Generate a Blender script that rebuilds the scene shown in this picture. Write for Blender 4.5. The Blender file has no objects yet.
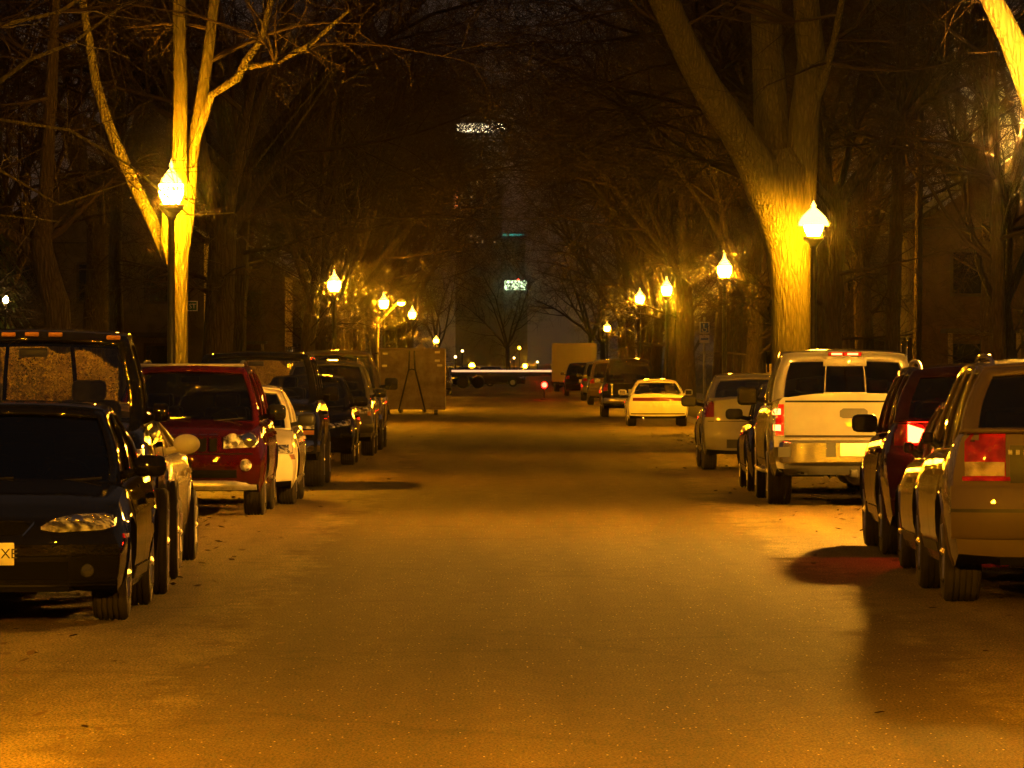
import bpy, bmesh, math, random
from mathutils import Vector, Matrix
from mathutils.bvhtree import BVHTree
F = 6300.0; HZ = 363.0; VX = 512.6; CH = 1.74
sc = bpy.context.scene
COL = sc.collection
PI = math.pi

def P(px, py, D): return Vector(((px-VX)/F*D, D, CH+(HZ-py)/F*D))
def lerp(a, b, t): return a+(b-a)*t
def interp(pts, x):
    if x <= pts[0][0]: return pts[0][1]
    for (a, b), (c, d) in zip(pts, pts[1:]):
        if x <= c: return lerp(b, d, (x-a)/(c-a)) if c > a else d
    return pts[-1][1]

# ------------------------------------------------------------------ materials
MATS = {}
def newmat(name):
    m = bpy.data.materials.new(name); m.use_nodes = True
    nt = m.node_tree; nt.nodes.clear()
    out = nt.nodes.new('ShaderNodeOutputMaterial')
    MATS[name] = m
    return m, nt, out
def N(nt, typ, **kw):
    n = nt.nodes.new(typ)
    for k, v in kw.items():
        if k in n.inputs: n.inputs[k].default_value = v
        else: setattr(n, k, v)
    return n
def principled(name, col, rough=.6, metal=0., coat=0., noise=None, ncol=None, bump=None, spec=.5, sub=None, coords='Object'):
    m, nt, out = newmat(name)
    b = N(nt, 'ShaderNodeBsdfPrincipled', Roughness=rough, Metallic=metal)
    b.inputs['Base Color'].default_value = (*col, 1)
    b.inputs['Coat Weight'].default_value = coat
    b.inputs['Coat Roughness'].default_value = .03
    b.inputs['Specular IOR Level'].default_value = spec
    nt.links.new(b.outputs[0], out.inputs[0])
    tc = N(nt, 'ShaderNodeTexCoord')
    if noise:
        nz = N(nt, 'ShaderNodeTexNoise', Scale=noise, Detail=5., Roughness=.6)
        nt.links.new(tc.outputs[coords], nz.inputs['Vector'])
        r = N(nt, 'ShaderNodeMapRange'); r.inputs[1].default_value = .3; r.inputs[2].default_value = .7
        nt.links.new(nz.outputs[0], r.inputs[0])
        mx = N(nt, 'ShaderNodeMix', data_type='RGBA')
        mx.inputs[6].default_value = (*col, 1); mx.inputs[7].default_value = (*(ncol or [c*.5 for c in col]), 1)
        nt.links.new(r.outputs[0], mx.inputs[0]); nt.links.new(mx.outputs[2], b.inputs['Base Color'])
    if bump:
        bz = N(nt, 'ShaderNodeTexNoise', Scale=bump[0], Detail=6., Roughness=.65)
        nt.links.new(tc.outputs[coords], bz.inputs['Vector'])
        bp = N(nt, 'ShaderNodeBump', Strength=bump[1], Distance=bump[2])
        nt.links.new(bz.outputs[0], bp.inputs['Height']); nt.links.new(bp.outputs[0], b.inputs['Normal'])
    return m
def emis(name, col, s):
    m, nt, out = newmat(name)
    e = N(nt, 'ShaderNodeEmission', Strength=s); e.inputs[0].default_value = (*col, 1)
    nt.links.new(e.outputs[0], out.inputs[0]); return m
def paint(name, col, rough=.5, metal=.0, coat=1.):
    m = principled(name, col, rough, metal, coat, noise=3., ncol=[c*.82 for c in col], spec=.0 if metal == 0 else .3)
    nt = m.node_tree; b = [n for n in nt.nodes if n.type == 'BSDF_PRINCIPLED'][0]
    # road film: coat roughness and a faint waviness vary over the panels
    tc = N(nt, 'ShaderNodeTexCoord')
    nz = N(nt, 'ShaderNodeTexNoise', Scale=2.2, Detail=3.)
    nt.links.new(tc.outputs['Object'], nz.inputs['Vector'])
    r = N(nt, 'ShaderNodeMapRange'); r.inputs[3].default_value = .015; r.inputs[4].default_value = .035
    nt.links.new(nz.outputs[0], r.inputs[0]); nt.links.new(r.outputs[0], b.inputs['Coat Roughness'])
    n3 = N(nt, 'ShaderNodeTexNoise', Scale=26., Detail=2.); nt.links.new(tc.outputs['Object'], n3.inputs['Vector'])
    b0 = N(nt, 'ShaderNodeBump', Strength=.08, Distance=.01); nt.links.new(n3.outputs[0], b0.inputs['Height'])
    bp = N(nt, 'ShaderNodeBump', Strength=.06, Distance=.02)
    nt.links.new(nz.outputs[0], bp.inputs['Height']); nt.links.new(b0.outputs[0], bp.inputs['Normal']); nt.links.new(bp.outputs[0], b.inputs['Coat Normal'])
    return m

def glass(name, tint, gloss=.12):
    m, nt, out = newmat(name)
    t = N(nt, 'ShaderNodeBsdfTransparent'); t.inputs[0].default_value = (*tint, 1)
    g = N(nt, 'ShaderNodeBsdfGlossy', Roughness=.04); g.inputs[0].default_value = (1, 1, 1, 1)
    f = N(nt, 'ShaderNodeFresnel', IOR=1.5)
    a = N(nt, 'ShaderNodeMath', operation='ADD'); a.inputs[1].default_value = gloss*.3
    nt.links.new(f.outputs[0], a.inputs[0])
    mx = N(nt, 'ShaderNodeMixShader')
    nt.links.new(a.outputs[0], mx.inputs[0]); nt.links.new(t.outputs[0], mx.inputs[1]); nt.links.new(g.outputs[0], mx.inputs[2])
    nt.links.new(mx.outputs[0], out.inputs[0]); return m

SOD = (1., .37, .005)
M = {}
M['black_paint'] = paint('black_paint', (.006, .006, .007))
M['dark_paint'] = paint('dark_paint', (.02, .018, .018))
M['red_paint'] = paint('red_paint', (.032, .002, .002))
M['maroon_paint'] = paint('maroon_paint', (.03, .004, .004))
M['white_paint'] = paint('white_paint', (.78, .77, .72))
M['cream_paint'] = paint('cream_paint', (.62, .58, .50))
M['gold_paint'] = paint('gold_paint', (.26, .20, .11), .55, .2)
M['tan_paint'] = paint('tan_paint', (.10, .072, .042), .55, .2)
M['silver_paint'] = paint('silver_paint', (.17, .16, .14), .5, .25)
M['grey_paint'] = paint('grey_paint', (.08, .08, .08), .5, .2)
M['bronze_paint'] = paint('bronze_paint', (.07, .05, .03), .5, .2)
M['chrome'] = principled('chrome', (.75, .74, .72), .12, 1., bump=(30, .05, .01))
M['dull_chrome'] = principled('dull_chrome', (.6, .59, .57), .3, .9, noise=8, bump=(20, .1, .01))
M['trim'] = principled('trim', (.015, .015, .016), .5, noise=10, bump=(60, .2, .004))
M['seam'] = principled('seam', (.004, .004, .004), .9, spec=.1)
M['rubber'] = principled('rubber', (.022, .020, .019), .85, noise=9, ncol=(.035, .03, .026), bump=(80, .3, .004), spec=.2)
M['well'] = principled('well', (.006, .006, .006), .95, spec=.1)
M['rim'] = principled('rim', (.5, .49, .47), .28, .9, noise=12)
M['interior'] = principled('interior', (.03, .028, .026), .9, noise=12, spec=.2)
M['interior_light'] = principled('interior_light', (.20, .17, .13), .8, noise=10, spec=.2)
M['clear_glass'] = glass('clear_glass', (.80, .80, .78))
M['tint_glass'] = glass('tint_glass', (.16, .16, .16))
M['tail_red'] = principled('tail_red', (.42, .006, .004), .12, 0, 1., bump=(55, .6, .02))
M['tail_dark'] = principled('tail_dark', (.10, .003, .003), .12, 0, 1., bump=(55, .5, .02))
M['tail_clear'] = principled('tail_clear', (.55, .42, .30), .2, .4, 1., bump=(45, .7, .03))
M['lens'] = principled('lens', (.85, .83, .78), .16, .45, 1., bump=(38, .9, .03))
def facet_glints(m, lo, hi, scale):  # lens glints and dark reflections painted as mottled base colour
    nt = m.node_tree; b = [n for n in nt.nodes if n.type == 'BSDF_PRINCIPLED'][0]
    tc = N(nt, 'ShaderNodeTexCoord'); v = N(nt, 'ShaderNodeTexNoise', Scale=scale, Detail=1.5); nt.links.new(tc.outputs['Object'], v.inputs['Vector'])
    sp = N(nt, 'ShaderNodeMapRange'); sp.inputs[1].default_value = .38; sp.inputs[2].default_value = .66; nt.links.new(v.outputs[0], sp.inputs[0])
    mx = N(nt, 'ShaderNodeMix', data_type='RGBA'); mx.inputs[6].default_value = (*lo, 1); mx.inputs[7].default_value = (*hi, 1)
    p = N(nt, 'ShaderNodeMath', operation='POWER'); p.inputs[1].default_value = 1.4; nt.links.new(sp.outputs[0], p.inputs[0])
    nt.links.new(p.outputs[0], mx.inputs[0]); nt.links.new(mx.outputs[2], b.inputs['Base Color'])
facet_glints(M['lens'], (.10, .09, .08), (1., 1., .95), 17.)
facet_glints(M['tail_red'], (.20, .003, .002), (.6, .012, .005), 8.)
facet_glints(M['tail_clear'], (.30, .21, .12), (.9, .7, .45), 9.)
M['lens_dark'] = principled('lens_dark', (.10, .10, .10), .12, .6, 1., bump=(38, .9, .03))
M['amber'] = principled('amber', (.34, .15, .03), .2, 0, 1., bump=(60, .5, .02))
M['plate'] = principled('plate', (.78, .78, .74), .45, noise=14, ncol=(.6, .6, .58))
M['plate_ink'] = principled('plate_ink', (.03, .03, .07), .6)
M['gold_badge'] = principled('gold_badge', (.75, .55, .12), .25, .7)
M['tail_lit'] = emis('tail_lit', (1., .10, .02), 9.)
M['brake_lit'] = emis('brake_lit', (1., .014, .003), 75.)
M['lamp_glow'] = emis('lamp_glow', SOD, 1250.)
GL_S = {47.4: ((1, .35, .004), 350), 440: (SOD, 350), 371: (SOD, 800), 319: (SOD, 800), 24.5: (SOD, 4200), 25.0: (SOD, 3700), 68.2: ((1, .405, .03), 7200), 93.4: (SOD, 2100), 166: (SOD, 2400), 117: (SOD, 1150)}
for k_, (c_, s_) in GL_S.items(): M['glow_%s' % k_] = emis('glow', c_, s_)
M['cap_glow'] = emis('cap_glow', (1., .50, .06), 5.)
M['lamp_glow_far'] = emis('lamp_glow_far', SOD, 120.)
M['iron'] = principled('iron', (.035, .035, .03), .5, .3, noise=12, bump=(40, .2, .01))
M['galv'] = principled('galv', (.35, .34, .32), .5, .6, noise=9)
M['wood'] = principled('wood', (.22, .17, .12), .8, noise=14, bump=(30, .4, .01))
M['brickwall'] = principled('brickwall', (.07, .04, .028), .9, noise=3)
M['stucco'] = principled('stucco', (.10, .08, .06), .9, noise=2)
M['shingle'] = principled('shingle', (.05, .045, .04), .95, noise=6)
M['dark_pane'] = principled('dark_pane', (.01, .01, .012), .08)
M['lit_pane'] = emis('lit_pane', (1., .55, .18), .5)
M['boxwhite'] = principled('boxwhite', (.30, .27, .17), .6, noise=1.5, ncol=(.26, .23, .15))
M['steel_box'] = principled('steel_box', (.34, .29, .23), .6, .1, noise=2.5, ncol=(.16, .11, .08), bump=(6, .5, .03))
M['reflector'] = principled('reflector', (.8, .75, .5), .3)
M['sign_green'] = principled('sign_green', (.02, .12, .05), .5)
M['sign_white'] = principled('sign_white', (.75, .75, .7), .5)
M['sign_blue'] = principled('sign_blue', (.03, .08, .3), .5)
M['tarp'] = principled('tarp', (.5, .42, .3), .8, noise=6)
M['cable'] = principled('cable', (.01, .01, .01), .7)
M['red_tail_glow'] = emis('red_tail_glow', (1., .0022, .001), 150.)
M['green_signal'] = emis('green_signal', (.02, 1., .35), 16.)
M['red_signal'] = emis('red_signal', (1., .03, .01), 16.)
M['trail_glow'] = emis('trail_glow', (1., .5, .22), .5)
M['warm_dot'] = emis('warm_dot', (1., .62, .22), 6.)
M['cool_dot'] = emis('cool_dot', (.45, 1., .75), 3.)

# bark: vertical ridges
def bark_mat(name, col):
    m, nt, out = newmat(name)
    b = N(nt, 'ShaderNodeBsdfPrincipled', Roughness=.9)
    b.inputs['Specular IOR Level'].default_value = .15
    tc = N(nt, 'ShaderNodeTexCoord'); mp = N(nt, 'ShaderNodeMapping')
    mp.inputs['Scale'].default_value = (1, 1, .16)
    nt.links.new(tc.outputs['Object'], mp.inputs[0])
    v = N(nt, 'ShaderNodeTexVoronoi', feature='DISTANCE_TO_EDGE', Scale=16.)
    n2 = N(nt, 'ShaderNodeTexNoise', Scale=9., Detail=7., Roughness=.7)
    nt.links.new(mp.outputs[0], v.inputs['Vector']); nt.links.new(mp.outputs[0], n2.inputs['Vector'])
    ml = N(nt, 'ShaderNodeMath', operation='MULTIPLY_ADD'); ml.inputs[1].default_value = 1.6
    nt.links.new(v.outputs[0], ml.inputs[0]); nt.links.new(n2.outputs[0], ml.inputs[2])
    bp = N(nt, 'ShaderNodeBump', Strength=.9, Distance=.05)
    nt.links.new(ml.outputs[0], bp.inputs['Height']); nt.links.new(bp.outputs[0], b.inputs['Normal'])
    cr = N(nt, 'ShaderNodeValToRGB')
    cr.color_ramp.elements[0].position = .3; cr.color_ramp.elements[0].color = (*[c*.45 for c in col], 1)
    cr.color_ramp.elements[1].position = .95; cr.color_ramp.elements[1].color = (*col, 1)
    nt.links.new(ml.outputs[0], cr.inputs[0]); nt.links.new(cr.outputs[0], b.inputs['Base Color'])
    nt.links.new(b.outputs[0], out.inputs[0]); return m
M['bark'] = bark_mat('bark', (.12, .108, .045))
M['bark_dark'] = bark_mat('bark_dark', (.055, .042, .03))
M['twig'] = principled('twig', (.05, .036, .025), .9, noise=2., spec=.15)
M['needles'] = principled('needles', (.05, .07, .02), .8, noise=4., spec=.2)

# asphalt with sandy parking strips
def asphalt():
    m, nt, out = newmat('asphalt')
    L = nt.links.new
    b = N(nt, 'ShaderNodeBsdfPrincipled', Roughness=.8); b.inputs['Specular IOR Level'].default_value = .15
    tc = N(nt, 'ShaderNodeTexCoord')
    sx = N(nt, 'ShaderNodeSeparateXYZ'); L(tc.outputs['Object'], sx.inputs[0])
    mp = N(nt, 'ShaderNodeMapping'); mp.inputs['Scale'].default_value = (1., .28, 1)
    L(tc.outputs['Object'], mp.inputs[0])
    big = N(nt, 'ShaderNodeTexNoise', Scale=.9, Detail=6., Roughness=.65); L(mp.outputs[0], big.inputs['Vector'])
    med = N(nt, 'ShaderNodeTexNoise', Scale=5., Detail=6., Roughness=.7); L(mp.outputs[0], med.inputs['Vector'])
    gr = N(nt, 'ShaderNodeTexNoise', Scale=70., Detail=3., Roughness=.8)
    mp2 = N(nt, 'ShaderNodeMapping'); mp2.inputs['Scale'].default_value = (1., .2, 1)
    L(tc.outputs['Object'], mp2.inputs[0]); L(mp2.outputs[0], gr.inputs['Vector'])
    # |x - .3|
    ax = N(nt, 'ShaderNodeMath', operation='ADD'); ax.inputs[1].default_value = -.35; L(sx.outputs[0], ax.inputs[0])
    ab = N(nt, 'ShaderNodeMath', operation='ABSOLUTE'); L(ax.outputs[0], ab.inputs[0])
    e = N(nt, 'ShaderNodeMath', operation='MULTIPLY_ADD'); e.inputs[1].default_value = 1.6; L(big.outputs[0], e.inputs[0]); L(ab.outputs[0], e.inputs[2])
    e2 = N(nt, 'ShaderNodeMath', operation='MULTIPLY_ADD'); e2.inputs[1].default_value = .7; L(med.outputs[0], e2.inputs[0]); L(e.outputs[0], e2.inputs[2])
    r = N(nt, 'ShaderNodeMapRange'); r.inputs[1].default_value = 3.2; r.inputs[2].default_value = 3.6; L(e2.outputs[0], r.inputs[0])
    c1 = N(nt, 'ShaderNodeMix', data_type='RGBA'); c1.inputs[6].default_value = (.052, .037, .013, 1); c1.inputs[7].default_value = (.105, .079, .03, 1)
    L(r.outputs[0], c1.inputs[0])
    g = N(nt, 'ShaderNodeMapRange'); g.inputs[1].default_value = .34; g.inputs[2].default_value = .68; g.inputs[3].default_value = .1; g.inputs[4].default_value = 2.8; L(gr.outputs[0], g.inputs[0])
    g2 = N(nt, 'ShaderNodeMapRange'); g2.inputs[1].default_value = .3; g2.inputs[2].default_value = .7; g2.inputs[3].default_value = .8; g2.inputs[4].default_value = 1.2; L(med.outputs[0], g2.inputs[0])
    gm = N(nt, 'ShaderNodeMath', operation='MULTIPLY'); L(g.outputs[0], gm.inputs[0]); L(g2.outputs[0], gm.inputs[1])
    # pale stone chips, coloured bright to paint in the road's sparkle
    v = N(nt, 'ShaderNodeTexVoronoi', Scale=33.); L(mp.outputs[0], v.inputs['Vector'])
    sp = N(nt, 'ShaderNodeMath', operation='LESS_THAN'); sp.inputs[1].default_value = .16; L(v.outputs['Distance'], sp.inputs[0])
    sc_ = N(nt, 'ShaderNodeSeparateXYZ'); L(v.outputs['Color'], sc_.inputs[0])
    s2 = N(nt, 'ShaderNodeMath', operation='GREATER_THAN'); s2.inputs[1].default_value = .87; L(sc_.outputs[0], s2.inputs[0])
    s3 = N(nt, 'ShaderNodeMath', operation='MULTIPLY'); L(sp.outputs[0], s3.inputs[0]); L(s2.outputs[0], s3.inputs[1])
    mp3 = N(nt, 'ShaderNodeMapping'); mp3.inputs['Scale'].default_value = (.9, .035, 1); L(tc.outputs['Object'], mp3.inputs[0])
    trk = N(nt, 'ShaderNodeTexNoise', Scale=1.6, Detail=3.); L(mp3.outputs[0], trk.inputs['Vector'])
    tr = N(nt, 'ShaderNodeMapRange'); tr.inputs[1].default_value = .35; tr.inputs[2].default_value = .65; tr.inputs[3].default_value = .74; tr.inputs[4].default_value = 1.22; L(trk.outputs[0], tr.inputs[0])
    wn = N(nt, 'ShaderNodeTexNoise', Scale=1.1, Detail=4.); L(tc.outputs['Object'], wn.inputs['Vector'])
    wv_ = N(nt, 'ShaderNodeVectorMath', operation='MULTIPLY_ADD'); wv_.inputs[1].default_value = (1.6, 1.6, 0); L(wn.outputs['Color'], wv_.inputs[0]); L(tc.outputs['Object'], wv_.inputs[2])
    mp4 = N(nt, 'ShaderNodeMapping'); mp4.inputs['Scale'].default_value = (1, .3, 1); L(wv_.outputs[0], mp4.inputs[0])
    ck = N(nt, 'ShaderNodeTexVoronoi', feature='DISTANCE_TO_EDGE', Scale=.42); L(mp4.outputs[0], ck.inputs['Vector'])
    cm = N(nt, 'ShaderNodeMapRange'); cm.inputs[1].default_value = .006; cm.inputs[2].default_value = .016; cm.inputs[3].default_value = .78; cm.inputs[4].default_value = 1.; L(ck.outputs[0], cm.inputs[0])
    g3 = N(nt, 'ShaderNodeMath', operation='MULTIPLY'); L(gm.outputs[0], g3.inputs[0]); L(tr.outputs[0], g3.inputs[1])
    g4 = N(nt, 'ShaderNodeMath', operation='MULTIPLY'); L(g3.outputs[0], g4.inputs[0]); L(cm.outputs[0], g4.inputs[1])
    ml = N(nt, 'ShaderNodeVectorMath', operation='SCALE'); L(c1.outputs[2], ml.inputs[0]); L(g4.outputs[0], ml.inputs['Scale'])
    c2 = N(nt, 'ShaderNodeMix', data_type='RGBA'); c2.inputs[7].default_value = (.6, .46, .2, 1)
    L(s3.outputs[0], c2.inputs[0]); L(ml.outputs[0], c2.inputs[6]); L(c2.outputs[2], b.inputs['Base Color'])
    bp = N(nt, 'ShaderNodeBump', Strength=.6, Distance=.012); L(gr.outputs[0], bp.inputs['Height']); L(bp.outputs[0], b.inputs['Normal'])
    L(b.outputs[0], out.inputs[0]); return m
M['asphalt'] = asphalt()
M['concrete'] = principled('concrete', (.28, .26, .22), .85, noise=4, bump=(20, .3, .01))
M['soil'] = principled('soil', (.07, .055, .035), .95, noise=1.5, ncol=(.05, .06, .025), bump=(12, .5, .05))

# ------------------------------------------------------------------ mesh builder
class MB:
    def __init__(s): s.v = []; s.f = []; s.m = []
    def vert(s, p): s.v.append(tuple(p)); return len(s.v)-1
    def face(s, idx, mi=0): s.f.append(tuple(idx)); s.m.append(mi)
    def box(s, c, d, mi=0, ch=0., rot=None):
        cx, cy, cz = c; hx, hy, hz = d[0]/2, d[1]/2, d[2]/2
        bm = bmesh.new(); bmesh.ops.create_cube(bm, size=1)
        bmesh.ops.scale(bm, vec=(d[0], d[1], d[2]), verts=bm.verts)
        if ch > 0: bmesh.ops.bevel(bm, geom=bm.edges[:], offset=ch, segments=2, affect='EDGES', profile=.5)
        if rot: bmesh.ops.rotate(bm, cent=(0, 0, 0), matrix=rot, verts=bm.verts)
        o = len(s.v)
        for v in bm.verts: s.v.append((v.co.x+cx, v.co.y+cy, v.co.z+cz))
        bm.verts.index_update()
        for f in bm.faces: s.face([o+v.index for v in f.verts], mi)
        bm.free(); return s
    def ell(s, c, r, seg=12, rings=8, mi=0):
        o = len(s.v)
        for i in range(rings+1):
            th = PI*i/rings
            for j in range(seg):
                ph = 2*PI*j/seg
                s.v.append((c[0]+r[0]*math.sin(th)*math.cos(ph), c[1]+r[1]*math.sin(th)*math.sin(ph), c[2]+r[2]*math.cos(th)))
        for i in range(rings):
            for j in range(seg):
                a = o+i*seg+j; b = o+i*seg+(j+1) % seg
                s.face((a, a+seg, b+seg, b), mi)
        return s
    def tube(s, pts, rad, k=6, mi=0, cap=True):
        pts = [Vector(p) for p in pts]; n = len(pts)
        if not hasattr(rad, '__len__'): rad = [rad]*n
        o = len(s.v); t0 = (pts[1]-pts[0]).normalized()
        ref = Vector((0, 0, 1)) if abs(t0.z) < .9 else Vector((1, 0, 0))
        x = t0.cross(ref).normalized()
        for i in range(n):
            t = (pts[min(i+1, n-1)]-pts[max(i-1, 0)])
            if t.length < 1e-9: t = t0
            t.normalize(); x = (x-t*x.dot(t))
            if x.length < 1e-6: x = t.orthogonal()
            x.normalize(); y = t.cross(x)
            for j in range(k):
                a = 2*PI*j/k; s.v.append(tuple(pts[i]+(x*math.cos(a)+y*math.sin(a))*rad[i]))
        for i in range(n-1):
            for j in range(k):
                a = o+i*k+j; b = o+i*k+(j+1) % k
                s.face((a, b, b+k, a+k), mi)
        if cap and k > 3:
            s.face([o+j for j in range(k)][::-1], mi); s.face([o+(n-1)*k+j for j in range(k)], mi)
        return s
    def lathe(s, prof, seg=24, axis='z', c=(0, 0, 0), mi=0):
        o = len(s.v)
        for (r, h) in prof:
            for j in range(seg):
                a = 2*PI*j/seg; u, w = r*math.cos(a), r*math.sin(a)
                p = (u, w, h) if axis == 'z' else (h, u, w)
                s.v.append((p[0]+c[0], p[1]+c[1], p[2]+c[2]))
        for i in range(len(prof)-1):
            for j in range(seg):
                a = o+i*seg+j; b = o+i*seg+(j+1) % seg
                s.face((a, b, b+seg, a+seg), mi)
        return s
    def build(s, name, mats, parent=None, smooth=40., recalc=True):
        if not isinstance(mats, (list, tuple)): mats = [mats]
        me = bpy.data.meshes.new(name); me.from_pydata(s.v, [], s.f)
        for m in mats: me.materials.append(M[m] if isinstance(m, str) else m)
        if len(mats) > 1: me.polygons.foreach_set('material_index', s.m)
        if recalc:
            bm = bmesh.new(); bm.from_mesh(me); bmesh.ops.recalc_face_normals(bm, faces=bm.faces); bm.to_mesh(me); bm.free()
        if smooth:
            me.polygons.foreach_set('use_smooth', [True]*len(me.polygons))
            try: me.set_sharp_from_angle(angle=math.radians(smooth))
            except Exception: pass
        me.update()
        o = bpy.data.objects.new(name, me); COL.objects.link(o)
        if parent: o.parent = parent
        return o
def box(name, c, d, mat, parent=None, ch=0., rot=None):
    return MB().box(c, d, 0, ch, rot).build(name, mat, parent)
def empty(name, loc=(0, 0, 0), rz=0.):
    o = bpy.data.objects.new(name, None); COL.objects.link(o); o.location = loc; o.rotation_euler = (0, 0, rz); o.empty_display_size = .2
    return o
def tag(o, label=None, cat=None, group=None, kind=None):
    if label: o['label'] = label
    if cat: o['category'] = cat
    if group: o['group'] = group
    if kind: o['kind'] = kind
    return o
def copy_tree(o, parent=None):
    c = o.copy(); COL.objects.link(c)
    if parent: c.parent = parent
    for ch in list(o.children): copy_tree(ch, c)
    return c
def text(name, body, size, mat, parent, loc, rot, ext=.002):
    cu = bpy.data.curves.new(name, 'FONT'); cu.body = body; cu.size = size; cu.extrude = ext
    cu.align_x = 'CENTER'; cu.align_y = 'CENTER'; cu.resolution_u = 2
    o = bpy.data.objects.new(name, cu); COL.objects.link(o); o.parent = parent; o.location = loc; o.rotation_euler = rot
    cu.materials.append(M[mat])
    bpy.context.view_layer.update(); me = bpy.data.meshes.new_from_object(o)
    q = bpy.data.objects.new(name+'_', me); COL.objects.link(q); q.parent = parent; q.location = loc; q.rotation_euler = rot
    bpy.data.objects.remove(o); q.name = name; return q

# ------------------------------------------------------------------ cars
class Car:
    """front at y=0, rear at y=L, centred on x, wheels on z=0"""
    def __init__(s, root, **k):
        s.root = root; s.__dict__.update(k); s.W2 = s.W/2
        s.yF = s.fo; s.yR = s.fo+s.wb
        s.build_body(); s.build_cabin(); s.build_wheels()
    def zt(s, y): return interp(s.top, y)
    def build_body(s):
        L, W2, R = s.L, s.W2, s.tr+s.get('arch', .07)
        ys = set([0, .06, .14, .25, .4, .6, L-.6, L-.4, L-.25, L-.14, L-.06, L])
        y = .6
        while y < L-.6: ys.add(round(y, 3)); y += .22
        for c in (s.yF, s.yR):
            ys = set(v for v in ys if abs(v-c) > R+.02 or v in (0, L))
            for i in range(11): ys.add(round(c-R*math.cos(PI*i/10), 4))
            ys.add(round(c-R-.012, 4)); ys.add(round(c+R+.012, 4))
        if s.cav: ys |= {s.cav[0]-.001, s.cav[0]+.02, s.cav[1]-.02, s.cav[1]+.001}
        if s.bed: ys |= {s.bed[0]-.001, s.bed[0]+.02, s.bed[1]-.02, s.bed[1]+.001}
        ys = sorted(v for v in ys if 0 <= v <= L)
        vs = [.0, .10, .22, .36, .5, .64, .78, .88, .95]
        mb = MB(); rows = []
        for y in ys:
            d = min(y, L-y); w = W2*(1-.05*max(0, 1-d/.9)**2)
            zu = s.zt(y); zl = s.zb+.10*max(0, 1-d/.35)
            arch = False
            for c in (s.yF, s.yR):
                if abs(y-c) <= R: zl = max(zl, s.tr+math.sqrt(max(0, R*R-(y-c)**2))); arch = True
            zl = min(zl, zu-.12)
            r = 0
            if s.cav and s.cav[0] < y < s.cav[1]: r = .42
            if s.bed and s.bed[0] < y < s.bed[1]: r = .50
            fl = s.zb+.02
            pts = [(0, fl, 1), (w-.33, fl, 1), (w-.33, max(fl+.005, zl-.02), 1)]
            for v in vs:
                z = lerp(zl, zu, v)
                t = (z-s.zb)/(zu-s.zb)
                x = w-.055*abs((t-.52)/.5)**2.2 - (s.get('tumble', .03)*max(0, t-.7)/.3)
                if arch and v < .05: x += .012
                pts.append((x, z, 0))
            e = max(0, 1-d/.3)
            pts += [(w-.105, zu-.004, 0), (w-.15, zu+.004, 0), (w-.165, zu+.004-r, 2 if r else 0),
                    (w*.5, zu+s.crown*.75-r, 2 if r else 0), (0, zu+s.crown-r, 2 if r else 0)]
            rows.append(pts)
        n = len(rows[0]); idx = {}
        def dfm(x, y, z):
            if y < .7:
                k = (1-y/.7)**1.5; y += k*(s.nose*abs(x/W2)**2.6+interp(s.fprof, z))
            if y > L-.7:
                k = (1-(L-y)/.7)**1.5; y -= k*(s.tail*abs(x/W2)**3.5+interp(s.rprof, z))
            return (x, y, z)
        for i, y in enumerate(ys):
            for j, (x, z, _) in enumerate(rows[i]):
                for sg in (1, -1):
                    if x == 0 and sg < 0: idx[i, j, -1] = idx[i, j, 1]; continue
                    idx[i, j, sg] = mb.vert(dfm(sg*x, y, z))
        for i in range(len(ys)-1):
            for j in range(n-1):
                for sg in (1, -1):
                    a, b, c, d = idx[i, j, sg], idx[i+1, j, sg], idx[i+1, j+1, sg], idx[i, j+1, sg]
                    mi = rows[i][j+1][2] if j >= 3 else (1 if j < 2 else (1 if j == 2 else 0))
                    if j >= n-4 and (rows[i+1][j+1][2] or rows[i][j+1][2]): mi = 2
                    mb.face((a, b, c, d) if sg > 0 else (d, c, b, a), mi)
        mcol = 10
        for i, y in ((0, 0), (len(ys)-1, L)):
            grid = []
            for j in range(1, n):
                x, z, _ = rows[i][j]
                if j == n-1: grid.append([idx[i, j, 1]]*(mcol+1)); continue
                row = [idx[i, j, -1]]
                for c in range(1, mcol): row.append(mb.vert(dfm(lerp(-x, x, c/mcol), y, z)))
                row.append(idx[i, j, 1]); grid.append(row)
            for j in range(len(grid)-1):
                for c in range(mcol):
                    q = [grid[j][c], grid[j][c+1], grid[j+1][c+1], grid[j+1][c]]
                    q2 = []
                    for v in q:
                        if v not in q2: q2.append(v)
                    if len(q2) > 2: mb.face(q2 if i else q2[::-1], 1 if j < 1 else 0)
        s.body = mb.build('body', [s.paint, 'well', 'interior'], s.root, smooth=32)
        s.bvh = BVHTree.FromPolygons([Vector(v) for v in mb.v], mb.f)
    def get(s, k, d): return s.__dict__.get(k, d)
    def hit(s, side, a, b):
        if side == 'f': o, d = Vector((a, -3, b)), Vector((0, 1, 0))
        elif side == 'r': o, d = Vector((a, s.L+3, b)), Vector((0, -1, 0))
        elif side == 't': o, d = Vector((a, b, 4)), Vector((0, 0, -1))
        else:
            sg = 1 if side == '+' else -1
            o, d = Vector((sg*4, a, b)), Vector((-sg, 0, 0))
        h = s.bvh.ray_cast(o, d)
        if h[0] is None:
            c = Vector((a, 0, b)) if side == 'f' else Vector((a, s.L, b)) if side == 'r' else Vector((o.x*.25, a, b))
            h = s.bvh.find_nearest(c); return h[0], d
        return h[0], d
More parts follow.
